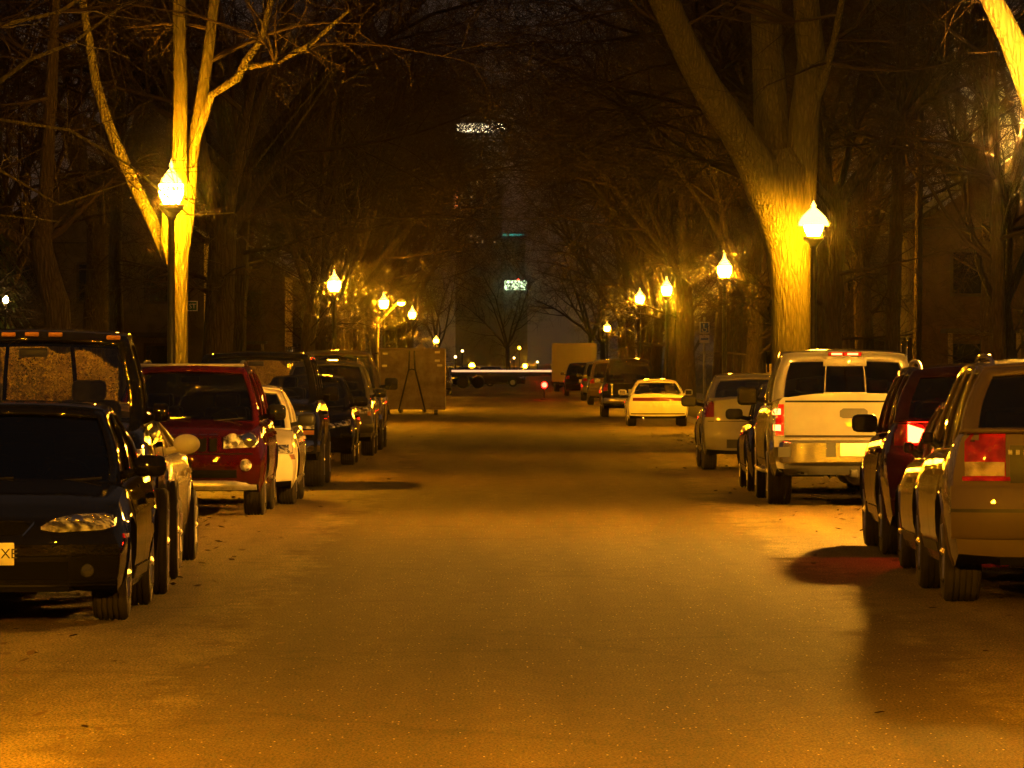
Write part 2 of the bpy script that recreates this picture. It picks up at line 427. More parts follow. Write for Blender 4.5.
    def patch(s, side, xl, xr, top, bot, mat, name, parent=None, off=.008, nx=8, nz=4, bulge=0.):
        """a panel laid on the body; top/bot: height or [(t,z)...] over t 0..1"""
        T = top if isinstance(top, list) else [(0, top), (1, top)]
        B = bot if isinstance(bot, list) else [(0, bot), (1, bot)]
        mb = MB(); g = []; bk = []
        for i in range(nx+1):
            t = i/nx; row = []; rb = []
            for j in range(nz+1):
                u = j/nz; z = lerp(interp(B, t), interp(T, t), u); a = lerp(xl, xr, t)
                p, d = s.hit(side, a, z)
                bl = bulge*(1-abs(2*t-1)**2.5)*(1-abs(2*u-1)**2.5)
                row.append(mb.vert(p-d*(off+bl))); rb.append(mb.vert(p+d*.02))
            g.append(row); bk.append(rb)
        for i in range(nx):
            for j in range(nz):
                mb.face((g[i][j], g[i+1][j], g[i+1][j+1], g[i][j+1]))
        for i in range(nx):
            mb.face((g[i][0], bk[i][0], bk[i+1][0], g[i+1][0])); mb.face((g[i][nz], g[i+1][nz], bk[i+1][nz], bk[i][nz]))
        for j in range(nz):
            mb.face((g[0][j], g[0][j+1], bk[0][j+1], bk[0][j])); mb.face((g[nx][j], bk[nx][j], bk[nx][j+1], g[nx][j+1]))
        return mb.build(name, mat, parent or s.root, smooth=50)
    def disc(s, side, a, b, r, mat, name, parent=None, off=.014, dome=.02, sx=1.):
        mb = MB(); K = 16; p0, d = s.hit(side, a, b)
        c = mb.vert(p0-d*(off+dome)); prev = None
        for q in (.5, .85, 1.0, 1.0):
            ring = []
            for k in range(K):
                an = 2*PI*k/K; u, v = a+r*q*sx*math.cos(an), b+r*q*math.sin(an)
                p = p0.copy()
                if side in 'frt': p.x = u
                else: p.y = u
                if side in 'fr+-': p.z = v
                if side == 't': p.y = v
                dp = off+dome*(1-q*q)
                if prev and q == 1.0 and len(prev) and prev_q == 1.0: dp = -.03
                ring.append(mb.vert(p-d*dp))
            if prev is None:
                for k in range(K): mb.face((c, ring[k], ring[(k+1) % K]))
            else:
                for k in range(K): mb.face((prev[k], ring[k], ring[(k+1) % K], prev[(k+1) % K]))
            prev = ring; prev_q = q
        return mb.build(name, mat, parent or s.root, smooth=50)
    # ---- cabin
    def build_cabin(s):
        A0, A1, C1, C0 = s.gh; wb = s.W2-.12; wr = s.W2-.12-s.tum; zr = s.H-.05
        zbA, zbC = s.zt(A0)-.01, s.zt(C0)-.01
        bow, bowr = s.get('bow', .14), s.get('bowr', .07)
        def xs(v): return lerp(wb, wr, v)+.03*math.sin(PI*v)
        def ztop(u): return zr+.035*math.sin(PI*min(1, max(0, u)))-s.get('rdrop', 0)*u*u
        def side(sg, u, v):
            y0 = lerp(A0, C0, u); y1 = lerp(A1, C1, u)
            return Vector((sg*xs(v), lerp(y0, y1, v), lerp(s.zt(y0)-.01, ztop(u), v)))
        def front(u, v):
            return Vector((u*xs(v), lerp(A0, A1, v)-bow*(1-u*u), lerp(zbA, ztop(0), v)+.035*(1-u*u)*v))
        def rear(u, v):
            return Vector((u*xs(v), lerp(C0, C1, v)+bowr*(1-u*u), lerp(zbC, ztop(1), v)+.035*(1-u*u)*v))
        fr = MB(); roof = MB()
        def panel(fn, ucuts, vcuts, wins, wv, gname, gmat):
            # wins: u intervals that are glass
            cells = {}
            uc = sorted(set(ucuts)); vc = sorted(set(vcuts))
            vid = {}
            def gv(i, j):
                if (i, j) not in vid: vid[i, j] = fr.vert(fn(uc[i], vc[j]))
                return vid[i, j]
            glassm = [MB() for _ in wins]; gid = [dict() for _ in wins]
            for i in range(len(uc)-1):
                for j in range(len(vc)-1):
                    um = (uc[i]+uc[i+1])/2; vm = (vc[j]+vc[j+1])/2; w = None
                    for q, (a, b) in enumerate(wins):
                        if a < um < b and wv[0] < vm < wv[1]: w = q
                    if w is None: fr.face((gv(i, j), gv(i+1, j), gv(i+1, j+1), gv(i, j+1)))
                    else:
                        f = []
                        for (a, b) in ((i, j), (i+1, j), (i+1, j+1), (i, j+1)):
                            if (a, b) not in gid[w]:
                                p = fn(uc[a], vc[b]); c = Vector((0, (A0+C0)/2, p.z)); p = p+(c-p).normalized()*.012
                                gid[w][a, b] = glassm[w].vert(p)
                            f.append(gid[w][a, b])
                        glassm[w].face(f)
            for g in glassm:
                if g.f: g.build(gname, gmat, s.root, smooth=60)
        sp = lambda a, b, n: [lerp(a, b, i/n) for i in range(n+1)]
        wv = s.get('wv', (.05, .90))
        vcut = [0, 1]+sp(wv[0], wv[1], 4)
        for sg in (1, -1):
            uc = [0, 1]
            for a, b in s.wins: uc += sp(a, b, 3)
            panel(lambda u, v: side(sg, u, v), uc, vcut, s.wins, wv, 'side_window', s.gside)
        fw = s.get('fw', .93)
        panel(front, [-1, 1]+sp(-fw, fw, 8), [0, 1]+sp(.04, .93, 4), [(-fw, fw)], (.04, .93), 'windshield', s.gfront)
        rw = s.get('rwins', [(-.88, .88)]); uc = [-1, 1]
        for a, b in rw: uc += sp(a, b, 5)
        rv = s.get('rv', (.06, .88))
        panel(rear, uc, [0, 1]+sp(rv[0], rv[1], 4), rw, rv, 'rear_window', s.grear)
        o = fr.build('pillars', s.paint, s.root, smooth=50)
        md = o.modifiers.new('thick', 'SOLIDIFY'); md.thickness = .03; md.offset = 0
        nu, nt_ = 10, 8; ids = []
        for j in range(nt_+1):
            t = j/nt_; row = []
            for i in range(nu+1):
                u = -1+2*i/nu
                y = lerp(A1-bow*(1-u*u), C1+bowr*(1-u*u), t)
                z = ztop(t)+.035*(1-u*u)+.004
                if abs(u) == 1: z -= .004
                row.append(roof.vert((u*wr*1.005, y, z)))
            ids.append(row)
        for j in range(nt_):
            for i in range(nu): roof.face((ids[j][i], ids[j][i+1], ids[j+1][i+1], ids[j+1][i]))
        o = roof.build('roof', s.get('roofmat', s.paint), s.root, smooth=50)
        md = o.modifiers.new('thick', 'SOLIDIFY'); md.thickness = .03; md.offset = 0
        s.side = side; s.front = front; s.rear = rear; s.wr = wr; s.wbelt = wb; s.zr = zr
        # interior
        zb = zbA
        seat = s.get('seatmat', 'interior')
        dash = MB().box((0, A0+.28, zb-.07), (s.W-.36, .42, .16), 0, .05); dash.build('dashboard', s.get('dashmat', 'interior'), s.root)
        sx = s.W2*.42
        rowsy = [A0+1.15]+([A0+2.0] if C0-A0 > 2.0 else [])
        for ry in rowsy:
            for sg in (1, -1):
                mb = MB().box((sg*sx, ry, zb-.12), (.50, .14, .62), 0, .06).box((sg*sx, ry+.02, zb+.26), (.27, .10, .17), 0, .045)
                mb.build('seat', seat, s.root)
        stw = MB(); pts = []
        cx, cy, cz = s.W2*.42, A0+.60, zb-.0     # driver sits on the car's left
        K = 20; o0 = []
        for k in range(K+1):
            a = 2*PI*k/K; pts.append((cx+.185*math.cos(a), cy+.08*math.sin(a), cz+.165*math.sin(a)))
        stw.tube(pts, .014, 6, cap=False).box((cx, cy+.01, cz), (.14, .05, .09), 0, .02).box((cx, cy, cz), (.36, .02, .03), 0)
        stw.build('steering_wheel', 'interior_light' if s.get('litwheel', 0) else 'interior', s.root)  # option picks the paler interior material
        MB().box((0, A1+.10, s.zr-.10), (.22, .03, .07), 0, .01).build('rear_view_mirror', 'trim', s.root)
    def build_wheels(s):
        r = s.tr; tw = s.get('tw', .22)
        base = None
        for yw in (s.yF, s.yR):
            for sg in (1, -1):
                xo = sg*(s.W2-.03+s.get('stick', 0)); 
                if base is None:
                    e = bpy.data.objects.new('wheel', None); COL.objects.link(e); e.parent = s.root
                    prof = [(r-.13, 0), (r-.07, -.012), (r-.02, -.004)]
                    n = 5; prof.append((r-.004, .014))
                    for k in range(n):
                        a = .018+(tw-.036)*k/n; b = .018+(tw-.036)*(k+1)/n
                        prof += [(r, a+.002), (r, b-.010), (r-.012, b-.008), (r-.012, b-.001)]
                    prof += [(r-.004, tw-.014), (r-.02, tw+.004), (r-.07, tw+.012), (r-.13, tw)]
                    # x outward = 0 side (outer face), inward = tw
                    mb = MB().lathe([(q, -h) for q, h in prof], 30, 'x')
                    ty = mb.build('tyre', 'rubber', e, smooth=35)
                    ri = MB().lathe([(r-.125, -.01), (r-.14, -.03), (r-.16, -.06), (.05, -.065), (.045, -.02), (.001, -.018)], 24, 'x')
                    ri.lathe([(r-.13, -tw+.02), (.001, -tw+.04)], 16, 'x')
                    for k in range(s.get('spokes', 6)):
                        a = 2*PI*k/s.get('spokes', 6)
                        ri.tube([(-.02, .04*math.cos(a), .04*math.sin(a)), (-.02, (r-.135)*math.cos(a), (r-.135)*math.sin(a))], [.03, .036], 6)
                    ri = ri.build('rim', s.get('rimmat', 'rim'), e, smooth=35)
                    base = e
                    e.location = (xo, yw, r)
                else:
                    e = copy_tree(base, s.root); e.location = (xo, yw, r)
                e.rotation_euler = (0, 0, 0 if sg > 0 else PI)
    def mirrors(s, mat, yoff=.32, size=(.22, .13, .16), out=.0, zoff=.1, oval=0):
        for sg in (1, -1):
            y = s.gh[0]+yoff; z = s.zt(y)+zoff
            x = s.W2+.06+out
            mb = (MB().ell((sg*(x+.02), y, z), (size[0]*.55, size[1]*.5, size[2]*.55), 18, 12) if oval else MB().box((sg*(x+.02), y, z), size, 0, min(size)*.36)).tube([(sg*(s.W2-.14), y+.02, z-.07), (sg*(x-.02), y, z-.03)], [.035, .03], 6)
            m = mb.build('side_mirror', mat, s.root, smooth=60)
            MB().box((sg*(x+.02), y+size[1]/2+.001, z), (size[0]*.8, .006, size[2]*.75), 0).build('mirror_glass', 'dark_pane', m)
    def doors(s, cuts, handles, z0=None, hmat=None):
        """seams, handles on both flanks"""
        z0 = z0 or s.zb+.06
        for sd in ('+', '-'):
            for a, b in zip(cuts, cuts[1:]):
                d = s.patch(sd, a+.006, b-.006, s.zt((a+b)/2)-.07, z0+.10, s.paint, 'door', off=.006, nx=5, nz=6)
                h = [q for q in handles if a < q < b]
                for q in h: s.patch(sd, q-.09, q+.09, s.zt(q)-.15, s.zt(q)-.19, hmat or s.paint, 'door_handle', d, off=.04, nx=3, nz=1)
            s.patch(sd, cuts[0]-.05, cuts[-1]+.1, z0+.08, z0-.0, s.get('sillmat', s.paint), 'sill_trim', off=.012, nx=10, nz=1)
    def plate(s, side, x, z, txt=None, w=.30, h=.15, mat='plate'):
        p, d = s.hit(side, x, z)
        sg = 1 if side == 'f' else -1
        y = p.y-.03*sg
        pl = MB().box((x, y, z), (w, .012, h), 0, .004).build('license_plate', mat, s.root)
        if txt: text('plate_lettering', txt, h*.62, 'plate_ink', pl, (x, y-.0085*sg, z), (PI/2, 0, 0 if sg > 0 else PI))
        return pl
    def bumper(s, side, z0, z1, mat, proud=.07, w=None, name='bumper'):
        w = w or s.W2-.02; mb = MB(); rows = []; n = 14
        sg = 1 if side == 'f' else -1
        for i in range(n+1):
            x = lerp(-w, w, i/n); p, d = s.hit(side, x*.97, (z0+z1)/2); q = []
            e = abs(x/w)**6
            base = p.y
            for (dy, z) in ((.10, z0), (-proud*.6, z0), (-proud, z0+.03), (-proud, z1-.03), (-proud*.7, z1), (.10, z1)):
                q.append(mb.vert((x, base+sg*(dy+proud*e*.8), z)))
            rows.append(q)
        for i in range(n):
            for j in range(6): mb.face((rows[i][j], rows[i+1][j], rows[i+1][(j+1) % 6], rows[i][(j+1) % 6]))
        mb.face(rows[0]); mb.face(rows[-1][::-1])
        return mb.build(name, mat, s.root, smooth=45)
    def wipers(s):
        for x0 in (-.45, .15):
            mb = MB(); a = s.front(x0/s.wbelt, .03); b = s.front((x0+.5)/s.wbelt, .09)
            mb.tube([a+Vector((0, -.03, .0)), b+Vector((0, -.03, .01))], .009, 5); mb.build('wiper', 'trim', s.root)
    def rails(s, mat='dull_chrome'):
        A0, A1, C1, C0 = s.gh
        for sg in (1, -1):
            pts = []
            for i in range(9):
                t = i/8; y = lerp(A1+.25, C1-.1, t)
                pts.append((sg*(s.wr-.07), y, s.zr+.03*math.sin(PI*t)+.0+.075*min(1, 6*t, 6*(1-t))))
            MB().tube(pts, .018, 6).build('roof_rail', mat, s.root, smooth=60)

SED_F = [(0, .10), (.3, .03), (.42, 0), (.58, 0), (.66, .05), (.8, .20)]
SED_R = [(0, .12), (.35, .03), (.5, 0), (.62, 0), (.7, .06), (1.0, .10)]
SUV_F = [(0, .14), (.38, .04), (.5, 0), (.68, 0), (.76, .06), (1.05, .14)]
SUV_R = [(0, .12), (.36, .02), (.5, 0), (.66, 0), (.72, .08), (1.2, .12)]
def sedan(root, paint, W=1.75, L=4.6, H=1.43, **k):
    d = dict(W=W, L=L, H=H, wb=2.68, fo=.92, tr=.315, zb=.20, crown=.05, nose=.30, tail=.22, paint=paint,
             top=[(0, .66), (.25, .74), (1.15, .90), (1.5, .93), (3.9, .98), (4.45, .97), (L, .90)],
             fprof=SED_F, rprof=SED_R, gh=(1.28, 2.02, 3.15, 3.95), tum=.16, wins=[(.06, .44), (.48, .86)],
             cav=(1.5, 3.75), bed=None, gfront='tint_glass', gside='tint_glass', grear='tint_glass')
    d.update(k); return Car(root, **d)
def suv(root, paint, W=1.85, L=4.65, H=1.72, **k):
    d = dict(W=W, L=L, H=H, wb=2.72, fo=.9, tr=.36, zb=.27, crown=.05, nose=.22, tail=.14, paint=paint,
             top=[(0, .86), (.2, .95), (1.1, 1.04), (1.45, 1.07), (L-.3, 1.10), (L, 1.08)],
             fprof=SUV_F, rprof=SUV_R, gh=(1.22, 1.85, L-.42, L-.13), tum=.18, wins=[(.05, .34), (.37, .64), (.68, .93)],
             cav=(1.45, L-.3), bed=None, gfront='tint_glass', gside='tint_glass', grear='tint_glass')
    d.update(k); return Car(root, **d)
def pickup(root, paint, W=1.98, L=5.75, H=1.90, **k):
    d = dict(W=W, L=L, H=H, wb=3.65, fo=.95, tr=.40, zb=.36, crown=.06, nose=.18, tail=.05, paint=paint, arch=.09,
             top=[(0, 1.02), (.2, 1.12), (1.2, 1.20), (1.6, 1.22), (3.85, 1.24), (L, 1.30)],
             fprof=[(0, .1), (.5, .0), (.8, 0), (1.1, .08)], rprof=[(0, .1), (.5, 0), (1.3, .0)],
             gh=(1.35, 2.0, 3.62, 3.80), tum=.20, wins=[(.05, .46), (.50, .90)],
             cav=(1.6, 3.6), bed=(3.9, L-.08), gfront='clear_glass', gside='tint_glass', grear='tint_glass')
    d.update(k); return Car(root, **d)

def place(root, c, side, Xin, Dw):
    if side == 'L': root.location = (Xin-c.W/2, Dw-c.fo, 0)
    else:
        root.rotation_euler = (0, 0, PI); root.location = (Xin+c.W/2, Dw+c.fo+c.wb, 0)
GL, GR = 'vehicles parked facing the camera on the left kerb', 'vehicles parked facing away on the right kerb'

# L1 black sedan, nearest left
r = tag(empty('parked_sedan'), 'black sedan with big dark door mirror, nearest on the left kerb', 'car', GL)
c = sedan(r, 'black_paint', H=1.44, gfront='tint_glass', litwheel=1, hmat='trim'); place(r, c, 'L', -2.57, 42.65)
for sg in (1, -1):
    h = c.patch('f', sg*.32, sg*.80, [(0, .655), (.15, .70), (.4, .73), (.85, .74), (1, .715)], [(0, .635), (.2, .615), (.85, .63), (1, .655)], 'lens', 'headlight', off=.012, bulge=.02, nx=12)
    c.disc('f', sg*.55, .69, .042, 'chrome', 'headlight_bulb', h, off=.035)
    c.disc('f', sg*.62, .36, .045, 'lens_dark', 'fog_lamp')
    c.patch('-' if sg < 0 else '+', .42, .58, .60, .57, 'tail_red', 'side_reflector', off=.01, nx=3, nz=1)
c.patch('f', -.27, .27, [(0, .66), (.12, .69), (.88, .69), (1, .66)], [(0, .66), (.15, .60), (.85, .60), (1, .66)], 'seam', 'grille', off=.006)
for sg in (1, -1): c.patch('f', sg*.20, sg*.275, [(0, .60), (1, .69)], [(0, .585), (1, .67)], 'chrome', 'grille_trim', off=.014, nx=4, nz=1)
c.patch('f', -.50, .50, .42, .30, 'seam', 'lower_grille', off=.008)
c.patch('f', -.82, .82, .462, .452, 'seam', 'bumper_seam', off=.003, nx=14, nz=1)
c.patch('f', -.80, .80, .265, .255, 'trim', 'bumper_lip', off=.02, nx=14, nz=1)
c.plate('f', 0, .475, '825 CXE'); c.mirrors('black_paint', size=(.23, .15, .15)); c.wipers()
c.doors([1.35, 2.45, 3.5], [2.3, 3.3], hmat='black_paint')

# L2 old black pickup
r = tag(empty('parked_pickup'), 'tall black pickup with row of amber roof marker lights, steering wheel seen through its windshield', 'pickup truck', GL)
c = pickup(r, 'black_paint', W=1.93, L=5.2, H=1.97, wb=3.25, fo=.85, tr=.40, tw=.25, stick=.12, litwheel=1, tum=.13, nose=.08,
           top=[(0, 1.12), (.2, 1.22), (1.2, 1.28), (1.6, 1.26), (3.25, 1.28), (5.2, 1.32)], bow=.10, fw=.90,
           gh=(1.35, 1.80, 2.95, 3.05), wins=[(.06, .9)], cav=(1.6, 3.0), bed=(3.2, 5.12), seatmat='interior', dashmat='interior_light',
           grear='clear_glass', gside='clear_glass', rwins=[(-.88, -.36), (-.32, .32), (.36, .88)])
place(r, c, 'L', -2.66, 47.4); r.rotation_euler = (0, 0, math.radians(1.7))
for sg in (1, -1):
    c.patch('f', sg*.58, sg*.86, 1.03, .86, 'lens', 'headlight', off=.012)
    c.patch('f', sg*.60, sg*.88, .84, .78, 'amber', 'turn_signal', off=.012)
c.patch('f', -.55, .55, 1.05, .80, 'seam', 'grille', off=.01)
for z in (.86, .93, 1.0): c.patch('f', -.55, .55, z+.012, z-.012, 'dull_chrome', 'grille_bar', off=.018, nx=8, nz=1)
c.bumper('f', .50, .70, 'dull_chrome', .09)
c.patch('f', .56, .90, 1.10, 1.04, 'dull_chrome', 'headlight_trim', off=.016)
A1 = c.gh[1]
for x in (-.62, -.18, 0, .18, .62):
    p = c.front(x/c.wr, .99)
    MB().box((x, p.y-.0, p.z+.012), (.11, .07, .035), 0, .01).build('marker_light', 'amber', r)
MB().box((0, A1+.3, 1.945), (1.3, .5, .02), 0, .008).build('roof_panel', 'black_paint', r)
c.mirrors('black_paint', size=(.12, .08, .14), out=-.06); c.wipers()
c.doors([1.5, 2.9], [2.75], z0=.42)

# L3 small gold sedan
r = tag(empty('parked_sedan'), 'small gold sedan with bright oval door mirror, between the black pickup and the red off-roader', 'car', GL)
c = sedan(r, 'gold_paint', W=1.70, H=1.38, tum=.27, stick=.07, L=4.35, wb=2.58, fo=.85, top=[(0, .66), (.25, .76), (1.15, .92), (1.5, .95), (3.7, .98), (4.2, .97), (4.35, .9)], gh=(1.2, 1.95, 3.0, 3.7), cav=(1.4, 3.5))
place(r, c, 'L', -2.83, 52.95)
for sg in (1, -1): c.patch('f', sg*.42, sg*.80, [(0, .68), (1, .72)], [(0, .6), (1, .63)], 'lens', 'headlight', off=.012)
c.patch('f', -.3, .3, .66, .60, 'seam', 'grille'); c.plate('f', 0, .45); c.mirrors('white_paint', size=(.21, .13, .155), out=-.02, oval=1); c.doors([1.3, 2.3, 3.3], [2.15, 3.15]); c.wipers()  # mirror shell coloured white so it looks lit by the lamp

# L4 red off-roader
r = tag(empty('parked_off_roader'), 'red off-roader with seven slot grille, twin round headlamps and silver lower bumper', 'off-roader', GL)
c = suv(r, 'red_paint', W=1.87, H=1.70, L=4.74, wb=2.78, fo=.90, tr=.37, nose=.16, spokes=5); place(r, c, 'L', -2.80, 72.1)
for sg in (1, -1):
    b = c.patch('f', sg*.47, sg*.86, [(0, .90), (.2, .935), (.45, .925), (.75, .95), (1, .92)], [(0, .77), (1, .79)], 'lens', 'headlight', off=.010, nx=12)
    c.disc('f', sg*.57, .86, .085, 'lens', 'headlight_bulb', b, off=.03)
    c.disc('f', sg*.75, .865, .085, 'chrome', 'headlight_bulb', b, off=.03)
    c.disc('f', sg*.72, .585, .07, 'lens', 'fog_lamp', off=.012)
    c.patch('f', sg*.12, sg*.60, .66, .56, 'red_paint', 'bumper_panel', off=.02)
for k in range(7):
    x = (k-3)*.118
    c.patch('f', x-.043, x+.043, [(0, .90), (.5, .92), (1, .90)], [(0, .745), (.5, .73), (1, .745)], 'seam', 'grille_slot', off=.008, nx=4)
    c.patch('f', x-.048, x+.048, .935, .925, 'chrome', 'grille_trim', off=.012, nx=3, nz=1)
c.patch('f', -.62, .62, .53, .44, 'seam', 'lower_grille', off=.008)
c.bumper('f', .30, .41, 'dull_chrome', .03, w=.84, name='lower_bumper')
c.patch('f', -.07, .07, .70, .44, 'seam', 'plate_bracket', off=.022, nx=2)
c.patch('f', -.8, .8, .72, .705, 'seam', 'bumper_seam', off=.005, nx=12, nz=1)
p, _ = c.hit('f', -.1, .965); text('hood_lettering', 'Jeep', .10, 'chrome', r, (-.33, p.y-.02, .965), (PI/2, 0, 0), .004)
c.mirrors('black_paint', size=(.22, .13, .18)); c.doors([1.35, 2.4, 3.4], [2.25, 3.25], z0=.34); c.wipers(); c.rails('trim')
box('roof_light_bar', (.0, 1.95, 1.715), (1.25, .05, .035), 'dull_chrome', r, .012)

# L5 cream sedan
r = tag(empty('parked_sedan'), 'cream sedan tucked behind the red off-roader with only its pale flank showing', 'car', GL)
c = sedan(r, 'cream_paint', W=1.74, H=1.44, L=4.6); place(r, c, 'L', -2.64, 77.8)
for sg in (1, -1): c.patch('f', sg*.40, sg*.82, .74, .63, 'lens', 'headlight', off=.012)
c.patch('f', -.3, .3, .70, .6, 'seam', 'grille'); c.patch('+', .25, .42, .62, .56, 'amber', 'side_marker', nx=3, nz=1); c.mirrors('trim'); c.doors([1.35, 2.45, 3.5], [2.3, 3.3]); c.wipers()

# L6 big dark boxy SUV
r = tag(empty('parked_off_roader'), 'boxy black off-roader with chrome bumper and yellow light showing through its cabin', 'off-roader', GL)
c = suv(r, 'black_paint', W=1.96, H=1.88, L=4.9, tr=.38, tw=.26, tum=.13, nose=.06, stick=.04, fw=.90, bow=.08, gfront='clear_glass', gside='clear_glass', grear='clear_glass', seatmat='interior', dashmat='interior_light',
        zb=.38, top=[(0, 1.08), (.2, 1.16), (1.2, 1.22), (1.5, 1.20), (4.6, 1.20), (4.9, 1.18)], gh=(1.3, 1.72, 4.62, 4.78), cav=(1.5, 4.6))
place(r, c, 'L', -2.66, 88.7)
for sg in (1, -1):
    c.patch('f', sg*.55, sg*.88, 1.00, .82, 'lens', 'headlight', off=.014); c.patch('f', sg*.56, sg*.88, .80, .74, 'amber', 'turn_signal', off=.014)
    c.patch('f', sg*.52, sg*.91, 1.05, 1.02, 'chrome', 'headlight_trim', off=.02, nz=1)
c.patch('f', -.52, .52, 1.02, .78, 'seam', 'grille', off=.01); c.bumper('f', .50, .66, 'chrome', .08); c.mirrors('black_paint', size=(.24, .12, .2)); c.doors([1.5, 2.6, 3.6], [2.45], z0=.45); c.wipers()

# L7 black hatch
r = tag(empty('parked_hatchback'), 'low black hatchback with a slanting bright headlight, behind the boxy off-roader', 'car', GL)
c = sedan(r, 'black_paint', W=1.74, H=1.50, L=4.3, wb=2.55, fo=.88, top=[(0, .68), (.25, .8), (1.1, .96), (1.5, .98), (4.1, 1.0), (4.3, .95)], gh=(1.1, 2.0, 3.5, 4.05), cav=(1.4, 3.8)); place(r, c, 'L', -2.66, 107.5)
for sg in (1, -1): c.patch('f', sg*.36, sg*.84, [(0, .70), (1, .80)], [(0, .62), (1, .70)], 'lens', 'headlight', off=.016, bulge=.02)
c.patch('f', -.3, .3, .70, .62, 'seam', 'grille'); c.patch('f', -.5, .5, .45, .33, 'seam', 'lower_grille'); c.mirrors('black_paint'); c.doors([1.35, 2.4, 3.4], [2.25]); c.wipers()

# L8 silver-grey SUV with rails
r = tag(empty('parked_off_roader'), 'dark grey off-roader with curved roof rails and an amber corner lamp', 'off-roader', GL)
c = suv(r, 'grey_paint', W=1.86, H=1.76, L=4.6, gfront='tint_glass', dashmat='interior_light'); place(r, c, 'L', -2.56, 118); c.rails('silver_paint')
for sg in (1, -1):
    c.patch('f', sg*.48, sg*.86, .92, .80, 'lens', 'headlight', off=.014); c.patch('f', sg*.80, sg*.90, .84, .76, 'amber', 'turn_signal', off=.02, nx=3)
c.patch('f', -.45, .45, .92, .78, 'seam', 'grille'); c.bumper('f', .44, .60, 'trim', .04); c.mirrors('black_paint'); c.doors([1.35, 2.4, 3.4], [2.25, 3.25], z0=.34); c.wipers()

# L9 tall pickup
r = tag(empty('parked_pickup'), 'tall dark pickup with a big square door mirror, just before the steel waste container', 'pickup truck', GL)
c = pickup(r, 'bronze_paint', W=1.98, H=1.97, tr=.42, gfront='tint_glass'); place(r, c, 'L', -2.56, 126)
for sg in (1, -1): c.patch('f', sg*.55, sg*.90, 1.04, .86, 'lens', 'headlight', off=.014)
c.patch('f', -.52, .52, 1.04, .82, 'seam', 'grille'); c.bumper('f', .52, .72, 'chrome', .08); c.mirrors('black_paint', size=(.26, .12, .24), out=.05); c.doors([1.5, 2.7, 3.7], [2.55], z0=.45); c.wipers()

# far left three
for k, (X, D, pn, lb) in enumerate(((-3.15, 262, 'dark_paint', 'dark hatchback just past the steel waste container'),
                              (-3.2, 300, 'black_paint', 'black far-off car, second past the waste container'),
                              (-3.3, 346, 'grey_paint', 'grey far-off car, last of the left row before the crossing'))):
    r = tag(empty('parked_hatchback'), lb, 'car', GL)
    c = (suv if k != 1 else sedan)(r, pn, W=1.8); place(r, c, 'L', X, D)
    for sg in (1, -1): c.patch('f', sg*.42, sg*.82, .78, .66, 'lens', 'headlight', off=.014)
    c.mirrors('trim')

# ---- right row (rear to camera)
def tails(c, x0, x1, top, bot, mat='tail_red', **k):
    out = []
    for sg in (1, -1): out.append(c.patch('r', sg*x0, sg*x1, top, bot, mat, 'tail_lamp', off=.014, bulge=.015, **k))
    return out
# R1 tan SUV
r = tag(empty('parked_off_roader'), 'tan off-roader with red and amber tail lamp and ribbed bumper, nearest on the right kerb', 'off-roader', GR)
c = suv(r, 'tan_paint', top=[(0, .86), (.2, .95), (1.1, 1.04), (1.45, 1.07), (3.6, 1.12), (4.2, 1.25), (4.55, 1.25)], W=1.90, H=1.74, L=4.55, wb=2.72, fo=.9, tr=.36, tw=.25, tail=.16, rprof=[(0, .10), (.4, .02), (.5, 0), (.78, 0), (.84, .07), (1.3, .12)], sillmat='trim')
place(r, c, 'R', 3.12, 46.0); c.rails('tan_paint')
tails(c, .53, .82, [(0, 1.24), (1, 1.26)], [(0, .91), (1, .93)], 'tail_red')
for sg in (1, -1):
    c.patch('r', sg*.54, sg*.82, 1.03, .93, 'tail_clear', 'reversing_lens', off=.030, bulge=.01)
    c.patch('r', sg*.50, sg*.84, .925, .895, 'tail_red', 'lamp_edge', off=.034, nz=1)
c.bumper('r', .48, .86, 'tan_paint', .05, w=.92); c.bumper('r', .665, .70, 'trim', .056, w=.925, name='bumper_groove')
c.patch('r', -.50, .50, 1.15, .88, 'trim', 'tailgate_shade_panel', off=.012); c.plate('r', 0, 1.0)  # dark panel paints shade onto the tan tailgate
p, _ = c.hit('r', .35, 1.05); 
for k in range(7): MB().box((.50-.055*k, p.y+.022, 1.10), (.03, .008, .035), 0).build('tailgate_letter', 'chrome', r)
c.mirrors('trim', size=(.09, .09, .10), out=-.13); c.doors([1.35, 2.4, 3.4], [2.25, 3.25], z0=.34, hmat='tan_paint')
MB().box((0, 4.55-.62, 1.80), (.5, .2, .05), 0, .02).build('rear_spoiler', 'tan_paint', r)
MB().tube([(-.45, 4.42, .30), (.5, 4.42, .30)], .03, 8).build('exhaust', 'trim', r)

# R2 gold-brown sedan (mostly hidden)
r = tag(empty('parked_sedan'), 'dark gold sedan squeezed between the tan and the dark red off-roader', 'car', GR)
c = sedan(r, 'bronze_paint', W=1.74, L=4.5, wb=2.6, fo=.88, H=1.42); place(r, c, 'R', 3.27, 50.85)
tails(c, .45, .84, .86, .72); c.mirrors('trim', size=(.09, .09, .10), out=-.13); c.doors([1.35, 2.45, 3.5], [2.3, 3.3]); c.plate('r', 0, .75)

